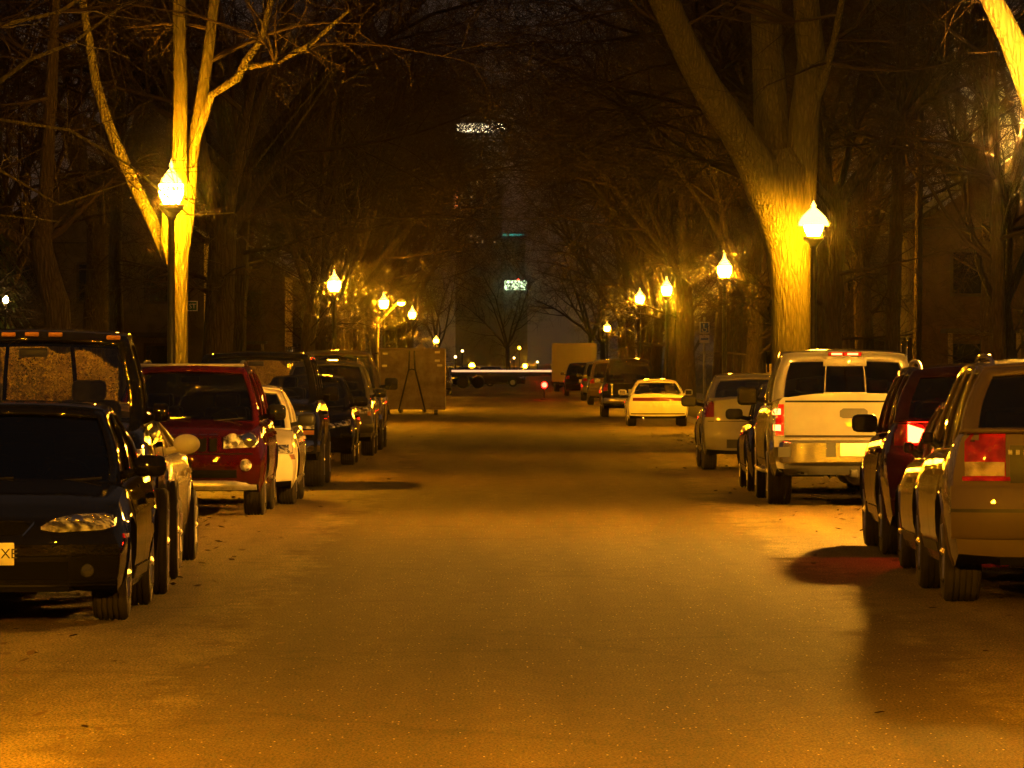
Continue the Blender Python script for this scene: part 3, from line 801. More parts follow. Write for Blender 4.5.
# R3 dark red SUV with lit tail lamp
r = tag(empty('parked_off_roader'), 'dark red off-roader with one brightly glowing red tail lamp and black door mirror', 'off-roader', GR)
c = suv(r, 'maroon_paint', top=[(0, .86), (.2, .95), (1.1, 1.04), (1.45, 1.07), (3.6, 1.12), (4.1, 1.22), (4.5, 1.22)], W=1.84, H=1.70, L=4.5, wb=2.66, fo=.9, tr=.35, gside='tint_glass'); place(r, c, 'R', 3.33, 57.3); c.rails('dull_chrome')
tails(c, .56, .82, 1.19, 1.00, 'tail_dark')
c.patch('r', .44, .70, [(0, 1.11), (.4, 1.14), (1, 1.19)], [(0, 1.04), (1, 1.02)], 'brake_lit', 'lit_brake_lamp', off=.034)
c.patch('r', -.5, .5, .66, .50, 'trim', 'bumper_panel'); c.plate('r', 0, .85); c.mirrors('black_paint', size=(.24, .14, .17), out=-.07); c.doors([1.35, 2.4, 3.4], [2.25, 3.25], z0=.34)

# R4 silver pickup
r = tag(empty('parked_pickup'), 'silver pickup showing its broad tailgate, red high brake light and bright number plate', 'pickup truck', GR)
c = pickup(r, 'silver_paint', W=2.03, H=1.88, L=5.75, tail=.03, tr=.41, tw=.27, stick=.01, rwins=[(-.86, -.30), (-.28, .28), (.30, .86)], rv=(.10, .84),
           top=[(0, 1.02), (.2, 1.12), (1.2, 1.20), (1.6, 1.22), (3.85, 1.26), (5.75, 1.32)], gh=(1.35, 2.0, 3.60, 3.82), tum=.15)
place(r, c, 'R', 3.13, 77.6)
for sg in (1, -1):
    t = c.patch('r', sg*.845, sg*1.008, 1.24, .86, 'tail_red', 'tail_lamp', off=.02, nx=5)
    for z in (1.15, .955): c.patch('r', sg*.885, sg*.97, z+.035, z-.035, 'tail_lit', 'lit_element', t, off=.03, nx=3, nz=2)
c.patch('r', -.83, .83, 1.29, .84, 'silver_paint', 'tailgate', off=.022, nx=12, nz=8)
tg = c.root.children[-1]
c.patch('r', -.83, .83, 1.285, 1.262, 'seam', 'tailgate_groove', tg, off=.028, nx=12, nz=1)
c.patch('r', -.83, .83, .862, .845, 'seam', 'tailgate_edge', tg, off=.028, nx=12, nz=1)
c.patch('r', -.17, .17, [(0, 1.16), (.1, 1.19), (.9, 1.19), (1, 1.16)], [(0, 1.09), (.1, 1.07), (.9, 1.07), (1, 1.09)], 'trim', 'tailgate_handle', tg, off=.040)
# bow-tie shaped badge
mb = MB(); p, _ = c.hit('r', 0, 1.0); y = p.y+.052
pts = [(-.125, -.028), (-.10, .020), (-.035, .020), (-.035, .038), (.045, .038), (.045, .020), (.125, .020), (.10, -.028), (.035, -.028), (.035, -.044), (-.045, -.044), (-.045, -.028)]
a = [mb.vert((x-.02, y, z+1.0)) for x, z in pts]; b = [mb.vert((x-.02, y-.02, z+1.0)) for x, z in pts]
mb.face(a[::-1]); mb.face(b)
for i in range(12): mb.face((a[i], a[(i+1) % 12], b[(i+1) % 12], b[i]))
mb.build('badge', 'gold_badge', tg, smooth=None)
bp = c.bumper('r', .51, .80, 'chrome', .12, w=1.005); bp['label'] = 'chrome step bumper with cut-out corner steps'
for sg in (1, -1): c.patch('r', sg*.77, sg*.97, .72, .60, 'trim', 'bumper_step', off=.125, nx=4)
pl = c.plate('r', -.0, .69, None, .34, .16); pl.location.y = .125
c.patch('r', .22, .34, .77, .60, 'trim', 'plate_recess', off=.125, nx=3)
c.patch('r', -.98, .98, .54, .37, 'trim', 'under_valance', off=.03, nx=14)
MB().tube([(.30, 5.4, .36), (.34, 5.78, .33)], .045, 10).build('exhaust', 'chrome', r)
MB().box((0, 5.78, .40), (.09, .3, .09), 0, .01).build('tow_hitch', 'trim', r)
MB().ell((-.25, 5.5, .36), (.34, .3, .14), 16, 8).build('spare_wheel', 'rubber', r)
MB().tube([(-.9, 4.6, .41), (.9, 4.6, .41)], .05, 8).ell((0, 4.6, .41), (.16, .16, .16)).build('rear_axle', 'dull_chrome', r)
p = c.rear(0, .97); b = MB().box((0, p.y+.03, p.z+.005), (.42, .05, .05), 0, .012).build('high_brake_light', 'tail_red', r)
for x in (-.1, .1): MB().box((x, p.y+.058, p.z+.005), (.13, .01, .022), 0).build('lit_element', 'tail_lit', b)
for v in (.14, .80):
    p = c.rear(0, v); MB().box((0, p.y+.005, p.z), (.54, .03, .085), 0, .005).build('window_frame', 'silver_paint', r)
c.mirrors('black_paint', size=(.26, .14, .24), out=.04); c.doors([1.55, 2.65, 3.7], [2.5, 3.55], z0=.46)
for sg in (1, -1): MB().box((sg*.97, 2.6, .40), (.12, 2.0, .05), 0, .015).build('running_board', 'dull_chrome', r)
for sg in (1, -1): MB().box((sg*.86, 4.1, .40), (.24, .02, .28), 0).build('mud_flap', 'trim', r)

# R5 dark sedan
r = tag(empty('parked_sedan'), 'dark sedan almost hidden in front of the silver pickup, its wheel and mirror showing', 'car', GR)
c = sedan(r, 'dark_paint', W=1.78, H=1.45, L=4.7, wb=2.72); place(r, c, 'R', 3.16, 85.3); tails(c, .45, .86, .9, .74); c.mirrors('black_paint', size=(.24, .14, .15)); c.doors([1.35, 2.45, 3.5], [2.3, 3.3]); c.plate('r', 0, .8)

# R6 silver coupe
r = tag(empty('parked_coupe'), 'pale silver coupe with dark rear window, between the dark sedan and the white sedan', 'car', GR)
c = sedan(r, 'silver_paint', W=1.80, H=1.54, L=4.5, wb=2.68, zb=.24, tr=.34, tail=.25,
          top=[(0, .70), (.25, .8), (1.15, .96), (1.5, 1.0), (3.9, 1.14), (4.35, 1.16), (4.5, 1.12)], gh=(1.25, 2.05, 3.35, 4.2), cav=(1.5, 3.8)); place(r, c, 'R', 3.08, 103)
tails(c, .70, .88, 1.10, .86, 'tail_dark'); c.patch('r', -.5, .5, .50, .36, 'trim', 'bumper_panel'); c.mirrors('black_paint', size=(.26, .14, .18), out=.05); c.doors([1.4, 2.6], [2.45]); c.plate('r', 0, .78)
c.patch('r', -.8, .8, .80, .79, 'seam', 'trunk_seam', nx=10, nz=1)

# R7 white sedan, lit yellow
r = tag(empty('parked_sedan'), 'low white sedan lit bright yellow by the lamp, with a full-width tail lamp band', 'car', GR)
c = sedan(r, 'white_paint', W=1.68, H=1.27, L=4.4, wb=2.6, tr=.29, zb=.20, tail=.15, rwins=[(-.9, .9)], grear='clear_glass', tum=.20,
          top=[(0, .6), (.25, .66), (1.15, .80), (1.5, .82), (3.7, .86), (4.25, .87), (4.4, .84)], gh=(1.2, 2.0, 3.0, 3.75), cav=(1.4, 3.6), seatmat='interior_light'); place(r, c, 'R', 3.16, 173.6)
c.patch('r', -.80, .80, [(0, .78), (.5, .80), (1, .78)], .70, 'tail_dark', 'tail_lamp_band', off=.012, nx=14); c.patch('r', -.74, .74, .36, .33, 'seam', 'bumper_seam', nx=12, nz=1)
c.plate('r', 0, .60); c.mirrors('white_paint'); c.doors([1.35, 2.4, 3.4], [2.3, 3.3])
MB().tube([(.40, 4.2, .22), (.40, 4.42, .22)], .03, 8).build('exhaust', 'chrome', r)

# R8 dark van/SUV
r = tag(empty('parked_off_roader'), 'tall black off-roader behind the bright white sedan', 'off-roader', GR)
c = suv(r, 'black_paint', W=1.84, H=1.86, L=5.0, wb=2.95, tr=.38); place(r, c, 'R', 2.86, 203); tails(c, .72, .88, 1.2, .85)
c.plate('r', -.1, .82); c.bumper('r', .45, .62, 'dull_chrome', .05); c.mirrors('trim'); c.doors([1.35, 2.4, 3.4], [2.25, 3.25])
# R9, R10, R11
for (X, D, pn, fn, kw, lb) in ((3.15, 262, 'tan_paint', suv, dict(H=1.85), 'pale tan wagon just ahead of the tall black off-roader'),
                            (3.2, 292, 'grey_paint', suv, dict(H=1.78), 'grey wagon, second ahead of the tall black off-roader'),
                            (2.75, 332, 'dark_paint', suv, dict(H=1.72), 'dark wagon standing in front of the pale box truck')):
    r = tag(empty('parked_wagon'), lb, 'car', GR); c = fn(r, pn, **kw); place(r, c, 'R', X, D); tails(c, .66, .86, 1.15, .9); c.plate('r', 0, .8); c.mirrors('trim')

# box truck
r = tag(empty('box_truck', (3.79, 382, 0)), 'plain pale box truck standing at the far end of the right kerb', 'truck')
MB().box((0, 3, 1.78), (2.7, 6, 2.35), 0, .04).build('cargo_box', 'boxwhite', r)
MB().box((0, 7, 1.3), (2.2, 1.8, 1.9), 0, .15).build('cab', 'boxwhite', r)
MB().box((0, .05, .5), (2.3, .12, .12), 0, .02).build('bumper', 'trim', r)
for y in (1.3, 6.8):
    for sg in (1, -1):
        MB().lathe([(.001, -.14), (.42, -.14), (.46, -.1), (.46, .1), (.42, .14), (.001, .14)], 20, 'x', (sg*1.05, y, .46)).build('wheel', 'rubber', r)
MB().box((0, 3, .58), (.9, 6.5, .12)).build('chassis', 'trim', r)

# ------------------------------------------------------------------ lamps
def lamp_proto():
    r = empty('street_lamp')
    H = 4.1
    post = MB().lathe([(.001, 0), (.20, 0), (.20, .12), (.15, .18), (.13, .55), (.085, .65), (.065, 1.0), (.05, H-.25), (.075, H-.22), (.075, H-.18), (.05, H-.14)], 14)
    post.build('post', 'iron', r)
    MB().lathe([(.05, H-.22), (.10, H-.16), (.19, H-.06), (.185, H-.01), (.11, H)], 14).build('globe_base', 'iron', r)
    MB().lathe([(.11, H), (.165, H+.10), (.185, H+.20), (.18, H+.28), (.13, H+.33)], 16).build('lamp_globe', 'lamp_glow', r, smooth=60)
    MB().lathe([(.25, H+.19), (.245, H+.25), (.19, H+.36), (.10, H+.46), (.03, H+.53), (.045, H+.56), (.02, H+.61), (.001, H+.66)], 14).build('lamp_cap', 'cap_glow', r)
    return r
GLamp = 'acorn street lamps along both kerbs'
LP = [(-5.05, 93.4, 0, 'left lamp in front of the forked tree, nearest of the left lamps in view'),
      (-5.05, 179, -.33, 'second left lamp, standing over the grey off-roader with roof rails'),
      (-5.05, 319, -.1, 'left lamp shining just past the steel waste container'),
      (5.6, 117, .0, 'right lamp at the foot of the huge pale trunk'),
      (5.6, 166, -.1, 'right lamp beyond the disabled parking sign, second along the kerb'),
      (5.6, 228, .1, 'third right lamp, highest of the distant trio'),
      (5.6, 276, .25, 'fourth right lamp, left neighbour of the highest distant one'),
      (5.6, 371, -.5, 'fifth right lamp above the row of far wagons, last before the box truck'),
      (5.80, 68.2, .0, 'right lamp at the picture edge, its glow beside the lit slanting trunk'),
      (-5.0, 47.4, 0, 'left lamp outside the picture beside the black pickup'),
      (-5.6, 24.5, 0, 'left lamp outside the picture before the black sedan'),
      (5.6, 25.0, 0, 'right lamp outside the picture near the camera'),
      (-5.3, 440, -1.0, 'far left lamp at the crossing, just right of the waste container'),
      (-5.05, 248, -.2, 'left lamp hidden among twigs behind the waste container')]
proto = lamp_proto()
for i, (x, y, dz, lb) in enumerate(LP):
    o = proto if i == 0 else copy_tree(proto)
    if y in GL_S:
        gl = [q for q in o.children if q.name.startswith('lamp_globe')][0]; gl.data = gl.data.copy(); gl.data.materials[0] = M['glow_%s' % y]
    if y == 117: [q for q in o.children if q.name.startswith('lamp_cap')][0].scale = (1.14, 1.14, 1)
    if y == 93.4: [q for q in o.children if q.name.startswith('lamp_cap')][0].scale = (.75, .75, 1)
    o.location = (x, y, 0); o.scale = (1, 1, 1+dz/4.3); tag(o, 'acorn street lamp: '+lb if len(lb.split()) < 13 else lb, 'street lamp', GLamp)
# arm lamp over the container
r = tag(empty('arm_lamp', (-5.0, 235, 0)), 'street lamp on a slanting arm rising behind the steel waste container', 'street lamp')
s = 6300/235
def loc(px, py): return ((px-VX)/s+5.0, 0, CH+(HZ-py)/s)
MB().tube([(0, 0, 0), (loc(378, 350)[0], 0, 1.5), loc(378, 318)], [.09, .08, .06], 10).build('post', 'galv', r)
MB().tube([loc(378, 324), loc(388, 313), loc(398, 303), loc(401, 302)], [.06, .05, .045, .04], 8).build('arm', 'galv', r)
l = loc(402, 302); MB().ell((l[0], -.05, l[2]+.03), (.16, .22, .09)).build('lamp_head', 'galv', r)
MB().ell((l[0], -.05, l[2]-.05), (.13, .16, .08)).build('lamp_lens', 'lamp_glow', r)

# far little lamps beyond the crossing
for i, (px, py, D, rr, mt) in enumerate(((472.5, 366, 560, .26, 'lamp_glow_far'), (525.6, 366, 640, .22, 'lamp_glow_far'), (520, 348, 800, .16, 'lamp_glow_far'), (514.7, 358, 760, .12, 'warm_dot'), (510, 362, 720, .12, 'warm_dot'), (538, 362, 900, .14, 'warm_dot'), (463, 351, 520, .1, 'warm_dot'), (456, 357, 500, .1, 'warm_dot'))):
    p = P(px, py, D)
    r = tag(empty('far_lamp', (p.x, D, 0)), ['brightest far lamp beyond the crossing, left of the red warning light', 'far lamp straight above the red warning light', 'highest single far lamp at the end of the street', 'tiny far lamp, upper of the close pair', 'tiny far lamp, lower of the close pair', 'tiny far lamp toward the box truck', 'tiny far lamp beside the twigs by the last left cars', 'tiny far lamp, lower one beside the last left cars'][i], 'street lamp', 'small lamps beyond the crossing')
    MB().tube([(0, 0, -1), (0, 0, p.z)], .06, 6).build('post', 'iron', r); MB().ell((0, 0, p.z), (rr, rr, rr), 8, 6).build('lamp_globe', mt, r)

# ------------------------------------------------------------------ waste container
r = tag(empty('waste_container', (-3.35, 211, 0)), 'rust-stained steel waste container with braced end wall and pale reflectors, past the left row', 'container')
s = 6300/211
mb = MB().box((0, 1.6, 1.2), (2.2, 3.2, 2.0), 0, .03); mb.build('tank', 'steel_box', r)
for x in (-1.08, 1.08): MB().box((x, -.03, 1.2), (.07, .07, 2.06), 0, .01).build('corner_post', 'steel_box', r)
for z in (.22, 2.2): MB().box((0, -.03, z), (2.2, .08, .08), 0, .01).build('end_rail', 'steel_box', r)
for sg in (1, -1): MB().tube([(sg*.08, -.06, 2.15), (sg*.10, -.06, 1.55), (sg*.45, -.06, .12)], .03, 6).build('brace', 'trim', r)
MB().tube([(-.12, -.07, 1.5), (0, -.07, 1.54), (.12, -.07, 1.5)], .025, 6).build('brace_tie', 'trim', r)
for x, z in ((-.9, 2.05), (-.92, 1.65), (.85, 2.1), (.85, 1.82), (.93, 1.66)): MB().box((x, -.075, z), (.17, .012, .07)).build('reflector', 'reflector', r)
for x in (-.8, .8): MB().lathe([(.001, -.06), (.09, -.06), (.09, .06), (.001, .06)], 12, 'x', (x, .2, .09)).build('roller', 'trim', r)
MB().box((-.4, 1.6, .15), (.1, 3.2, .16)).box((.4, 1.6, .15), (.1, 3.2, .16)).build('skid', 'trim', r)
mb = MB(); a = [mb.vert(p) for p in ((.08, 0, 2.2), (.48, .0, 2.2), (.34, .1, 2.42), (.28, .5, 2.45), (.5, .6, 2.2), (.05, .6, 2.2))]
mb.face((a[0], a[1], a[2])); mb.face((a[1], a[4], a[3], a[2])); mb.face((a[0], a[2], a[3], a[5])); mb.face((a[3], a[4], a[5]))
tag(mb.build('tarp_heap', 'tarp'), 'pale folded tarp heap poking over the rim of the waste container', 'tarp').location = (-3.35, 211.1, 0)

# ------------------------------------------------------------------ signs
p = P(705, 333, 160); r = tag(empty('disabled_parking_sign', (p.x, 160, 0)), 'disabled parking sign with wheelchair symbol on a thin galvanized post', 'road sign')
MB().tube([(0, 0, 0), (0, 0, 2.9)], .035, 8).build('post', 'galv', r)
s = 160/F
zt_, zm, zb_ = 1.74+41*s, 1.74+29.5*s, 1.74+20*s
bd = MB().box((0, -.05, (zt_+zm)/2), (.25, .012, zt_-zm), 0, .004).build('sign_panel', 'sign_white', r)
MB().box((0, -.058, (zt_+zm)/2), (.20, .006, zt_-zm-.05)).build('sign_field', 'sign_blue', bd)
sy = MB(); cz = (zt_+zm)/2-.02
pts = [(.055*math.cos(a), -.066, cz-.03+.055*math.sin(a)) for a in [math.radians(150+q*24) for q in range(11)]]
sy.tube(pts, .009, 5).tube([(-.015, -.066, cz+.07), (-.01, -.066, cz-.0), (.04, -.066, cz), (.06, -.066, cz-.055)], .010, 5).ell((-.017, -.066, cz+.09), (.018, .008, .018)); sy.build('wheelchair_symbol', 'sign_white', bd)
b2 = MB().box((0, -.05, (zm+zb_)/2-.02), (.25, .012, .20), 0, .004).build('lower_panel', 'sign_white', r)
MB().box((0, -.058, (zm+zb_)/2-.02), (.19, .006, .05)).build('lower_field', 'sign_blue', b2)

p = P(193, 306, 150); r = tag(empty('street_name_sign', (p.x, 150, 0)), 'small street name plate with pale letters, right of the nearest left lamp', 'road sign')
MB().tube([(-.15, 0.03, 0), (-.15, 0.03, 3.3)], .03, 8).build('post', 'iron', r)
MB().box((0, 0, p.z), (.24, .015, .24), 0, .004).build('sign_panel', 'sign_white', r)
bd = r.children[-1]; MB().box((0, -.010, p.z), (.21, .008, .20)).build('sign_field', 'sign_green', bd)
text('sign_lettering', 'ST', .16, 'sign_white', bd, (0, -.016, p.z-.01), (PI/2, 0, 0))

for nm, px, py, mt, lb in (('traffic_signal', 123, 331, 'green_signal', 'traffic signal showing a green light beyond the left trunks'), ('traffic_signal', 143, 340, 'red_signal', 'traffic signal showing a red light beyond the left trunks')):
    p = P(px, py, 300); r = tag(empty(nm, (p.x, 300, 0)), lb, 'traffic light')
    MB().tube([(0, .12, 0), (0, .12, p.z+.5)], .05, 8).build('post', 'iron', r)
    MB().box((0, 0, p.z+.0), (.3, .2, .85), 0, .03).build('housing', 'iron', r)
    MB().ell((0, -.11, p.z), (.10, .03, .10), 12, 6).build('signal_lens', mt, r)

# red warning light on a post
p = P(545, 385, 300); r = tag(empty('warning_light', (p.x, 300, 0)), 'small red warning light glowing low over the far end of the road', 'warning light')
MB().lathe([(.001, 0), (.2, 0), (.2, .04), (.04, .06), (.04, p.z-.09)], 12).build('stand', 'trim', r)
MB().ell((0, 0, p.z), (.13, .09, .13), 12, 8).build('lamp_lens', 'red_tail_glow', r)

# added low trailer; its strip stands in for a passing vehicle's light trail
r = tag(empty('light_trail_trailer', (0.1, 425, 0)), 'added low trailer whose strip stands in for the light trail of a passing vehicle', 'light trail stand-in')
MB().box((0, 1.2, 1.12), (8.6, 2.3, .16), 0, .02).build('deck', 'trim', r)
MB().box((0.0, .03, 1.20), (8.35, .05, .14)).build('light_trail', 'trail_glow', r)
for x in (-3.4, -2.4, 3.0):
    for y in (.25, 2.15): MB().lathe([(.001, -.12), (.40, -.12), (.45, 0), (.40, .12), (.001, .12)], 18, 'z', (0, 0, 0)).build('wheel', 'rubber', r)
    for w_, y in zip(r.children[-2:], (.25, 2.15)): w_.location = (x, y, .46); w_.rotation_euler = (PI/2, 0, 0)
MB().box((0, 1.2, .95), (8.0, .3, .2)).build('chassis', 'trim', r)

# far cars across the crossing
fc = [(-2.4, 455, 'black_paint', 'dark hatchback beyond the crossing, under the brightest far lamp'), (-4.9, 452, 'grey_paint', 'grey hatchback beyond the crossing at the left kerb end'), (1.0, 462, 'dark_paint', 'dark hatchback beyond the crossing near the red warning light'), (-.7, 470, 'bronze_paint', 'brown hatchback beyond the crossing, middle of the far cars')]
for x, y, pn, lb in fc:
    r = tag(empty('far_car', (x, y, 0), PI/2*.98), lb, 'car', 'cars beyond the crossing'); c = sedan(r, pn)
    for sg in (1, -1): c.patch('f', sg*.45, sg*.8, .74, .64, 'lens', 'headlight', off=.012)

# ------------------------------------------------------------------ fence
p0 = P(724, 363, 235); r = tag(empty('picket_fence', (p0.x, 235, 0)), 'pale picket fence behind the silver coupe, left of the huge trunk', 'fence')
W_ = 3.4; n = 20
for z in (.5, 1.35): MB().box((W_/2, .03, z), (W_, .04, .09)).build('rail', 'wood', r)
for k in range(n): MB().box((k*W_/n+.05, 0, .85), (.09, .025, 1.72)).build('picket', 'wood', r)

# ------------------------------------------------------------------ trees
def vj(rng, a): return Vector((rng.uniform(-a, a), rng.uniform(-a, a), rng.uniform(-a, a)))
LV = {1: (6, 7), 2: (5, 5), 3: (4, 4), 4: (3, 3), 5: (2, 3)}
def grow(big, fine, p, d, L, r, lvl, maxl, rng, nch, droop=.0):
    seg, k = LV[min(lvl, 5)]
    pts = [p.copy()]; rad = [r]; q = p.copy(); dd = d.normalized()
    curl = vj(rng, .16 if lvl > 1 else .10)
    for i in range(seg):
        dd = (dd+curl+vj(rng, .16)+Vector((0, 0, (.05 if lvl < 3 else -.03)-droop*(lvl > 2)))).normalized()
        q = q+dd*(L/seg); pts.append(q.copy()); rad.append(max(.0035, r*(1-.78*(i+1)/seg)))
    (big if lvl <= 1 else fine).tube(pts, rad, k, cap=False)
    if lvl >= maxl: return
    for c in range(nch[lvl-1]):
        t = rng.uniform(.22, 1.); f = t*seg; i = min(int(f), seg-1); pp = pts[i].lerp(pts[i+1], f-i)
        base = (pts[i+1]-pts[i]).normalized(); side = base.cross(vj(rng, 1.)).normalized()
        ang = rng.uniform(.5, 1.05)
        nd = base*math.cos(ang)+side*math.sin(ang)
        grow(big, fine, pp, nd, L*rng.uniform(.42, .66)*(1.1-.3*t), max(.004, lerp(r, r*.25, t)*rng.uniform(.4, .6)), lvl+1, maxl, rng, nch, droop)
def trunk_tube(mb, pts, rad, rng, k=14, wob=.05):
    """resample a limb path with slight wobble"""
    P2 = []; R2 = []
    for i in range(len(pts)-1):
        n = max(1, int((Vector(pts[i+1])-Vector(pts[i])).length/.5))
        for j in range(n):
            t = j/n; P2.append(Vector(pts[i]).lerp(Vector(pts[i+1]), t)+vj(rng, wob*rad[i])); R2.append(lerp(rad[i], rad[i+1], t)*rng.uniform(.96, 1.05))
    P2.append(Vector(pts[-1])); R2.append(rad[-1])
    mb.tube(P2, R2, k); return P2, R2
def gen_tree(name, seed, H=15., r0=.32, fork=4.5, limbs=5, nch=(9, 7, 6, 4), bark='bark_dark', spread=.55):
    rng = random.Random(seed); root = empty(name)
    tb, cb = MB(), MB()
    top = Vector((rng.uniform(-.3, .3), rng.uniform(-.3, .3), fork))
    trunk_tube(tb, [(0, 0, -.1), (0, 0, .25), (top.x*.4, top.y*.4, fork*.5), top], [r0*1.45, r0*1.1, r0*.95, r0*.85], rng)
    for k in range(limbs):
        a = 2*PI*k/limbs+rng.uniform(-.5, .5); s_ = spread*rng.uniform(.6, 1.35)
        d = Vector((math.cos(a)*s_, math.sin(a)*s_, 1.))
        grow(tb, cb, top-Vector((0, 0, rng.uniform(0, .9))), d, (H-fork)*rng.uniform(.75, 1.0), r0*rng.uniform(.42, .6), 1, 1+len(nch), rng, nch)
    for k in range(4):
        a = rng.uniform(0, 2*PI); h = rng.uniform(.5, .95)*fork
        grow(cb, cb, Vector((top.x*h/fork*.8, top.y*h/fork*.8, h)), Vector((math.cos(a), math.sin(a), .35)), 2.6, .05, 2, 1+len(nch), rng, nch)
    tb.build('trunk', bark, root, smooth=60, recalc=False); cb.build('crown', 'twig', root, smooth=None, recalc=False)
    return root
def path_tree(name, label, D, limbs, grow_from, seed, bark='bark', nch=(6, 6, 5), base=None, group=None, twigL=(2.2, 4.)):
    """limbs: list of [(px,py,dD,width_px)...] traced at distance D"""
    rng = random.Random(seed); root = empty(name, (base[0], D, 0)); tag(root, label, 'tree', group)
    off = Vector((base[0], D, 0)); tb, cb = MB(), MB(); paths = []
    for lm in limbs:
        pts = [P(px, py, D+dd)-off for px, py, dd, w in lm]; rad = [w/2*D/F for _, _, _, w in lm]
        paths.append(trunk_tube(tb, pts, rad, rng))
    for li, n, up in grow_from:
        PP, RR = paths[li]
        for k in range(n):
            i = rng.randrange(len(PP)//3, len(PP)); a = rng.uniform(0, 2*PI)
            d = Vector((math.cos(a), math.sin(a), up+rng.uniform(-.2, .4)))
            grow(tb, cb, PP[i], d, rng.uniform(*twigL), min(RR[i]*.5, rng.uniform(.03, .07)), 2, 2+len(nch)-1, rng, nch)
    tb.build('trunk', bark, root, smooth=60, recalc=False); cb.build('crown', 'twig', root, smooth=None, recalc=False)
    return root

# T1 forked pale tree behind the nearest left lamp
D = 94.6
path_tree('forked_tree', 'pale many-stemmed tree lit yellow right behind the nearest left lamp', D,
    [[(182, 640, 0, 20), (182, 480, 0, 15), (182, 330, 0, 13), (180, 275, 0, 18), (175, 242, 0, 30), (178, 205, 0, 30)],
     [(176, 240, 0, 26), (180, 170, 0, 16), (181, 90, .1, 14), (180, 0, .2, 13), (178, -160, .4, 10), (172, -500, .5, 5)],
     [(179, 275, .05, 14), (186, 225, 0, 17), (192, 160, .3, 13), (203, 95, .5, 12), (212, 30, .6, 11), (222, -60, .8, 9), (240, -400, 1, 4)],
     [(172, 262, .3, 15), (150, 215, 1., 13), (128, 170, 1.8, 12), (108, 122, 2.6, 11), (96, 80, 3.2, 9), (80, -20, 4, 7), (60, -300, 5, 3)],
     [(194, 150, .3, 8), (212, 95, 0, 8), (238, 78, -.5, 9), (246, 62, -.7, 8), (262, 40, -.9, 7), (272, 0, -1.1, 6), (300, -160, -2, 3)],
     [(244, 68, -.6, 6), (276, 62, -1.2, 6), (310, 45, -1.8, 5), (350, 10, -2.4, 3)]],
    [(1, 12, .4), (2, 12, .5), (3, 10, .4), (4, 12, .1), (5, 10, .1)], 5, base=(P(181, 0, D).x, 0), nch=(5, 5, 4), twigL=(1.2, 3.))
# T2 huge pale trunk at right
D = 118.6
path_tree('huge_tree', 'huge pale trunk splitting into thick limbs behind the right lamp', D,
    [[(794, 470, 0, 52), (793, 370, 0, 40), (792, 300, 0, 37), (790, 250, 0, 44), (785, 205, 0, 56), (782, 170, 0, 58), (780, 150, 0, 40)],
     [(788, 262, .1, 36), (776, 215, -.2, 40), (758, 165, -.4, 38), (734, 128, -.8, 34), (706, 85, -1.2, 31), (678, 30, -1.7, 29), (655, -20, -2.2, 27), (600, -120, -3, 20), (500, -260, -4, 12)],
     [(782, 190, .3, 40), (772, 120, .5, 36), (768, 50, .8, 32), (766, -30, 1, 30), (760, -300, 1.5, 14)],
     [(798, 215, 0, 36), (802, 160, 0, 34), (806, 110, -.1, 30), (812, 60, -.3, 28), (806, 0, -.6, 26), (800, -200, -1, 14)],
     [(806, 110, 0, 16), (822, 85, -.4, 10), (835, 40, -1, 7), (850, -40, -2, 5)]],
    [(1, 16, .2), (2, 12, .3), (3, 12, .3), (4, 10, .0)], 8, base=(P(794, 0, D).x, 0), nch=(6, 5, 4), twigL=(1.8, 4.5))
# T3 slanting lit trunk at top right
D = 71.5
path_tree('leaning_tree', 'leaning trunk lit bright yellow at the top right picture edge', D,
    [[(1130, 560, 0, 60), (1100, 300, 0, 46), (1058, 160, 0, 40), (1036, 95, 0, 32), (1010, 35, -.1, 25), (985, -15, -.2, 20), (950, -90, -.4, 15), (900, -240, -.6, 8)],
     [(1060, 165, 0, 26), (1085, 60, .2, 22), (1110, -80, .4, 18)]],
    [(0, 5, .1), (1, 3, .1)], 12, base=(P(1130, 0, D).x, 0), nch=(6, 5, 4), twigL=(1., 2.4))
# T4 crooked trunk at left
D = 108
path_tree('crooked_tree', 'crooked trunk with a round knot behind the black pickup roof', D,
    [[(62, 460, 0, 34), (60, 345, 0, 27), (57, 305, 0, 27), (48, 275, 0, 25), (42, 245, 0, 22), (46, 200, .2, 15), (50, 130, .3, 13), (56, 0, .5, 10), (60, -200, .8, 5)],
     [(45, 262, 0, 20), (28, 245, .2, 14), (8, 232, .4, 12), (-30, 205, .8, 10), (-120, 100, 1, 6)]],
    [(0, 12, .2), (1, 6, .1)], 21, bark='bark_dark', base=(P(60, 0, D).x, 0), nch=(5, 5, 4), twigL=(1.4, 3.))
# T5 straight trunk
D = 150
path_tree('slim_tree', 'slim straight trunk between the crooked tree and the forked tree', D,
    [[(117, 480, 0, 16), (117, 330, 0, 14), (116, 240, 0, 13), (120, 150, .3, 11), (124, 0, .5, 8), (124, -150, 1, 4)]],
    [(0, 26, .4)], 22, bark='bark_dark', base=(P(117, 0, D).x, 0), nch=(5, 5, 4), twigL=(2, 5.))
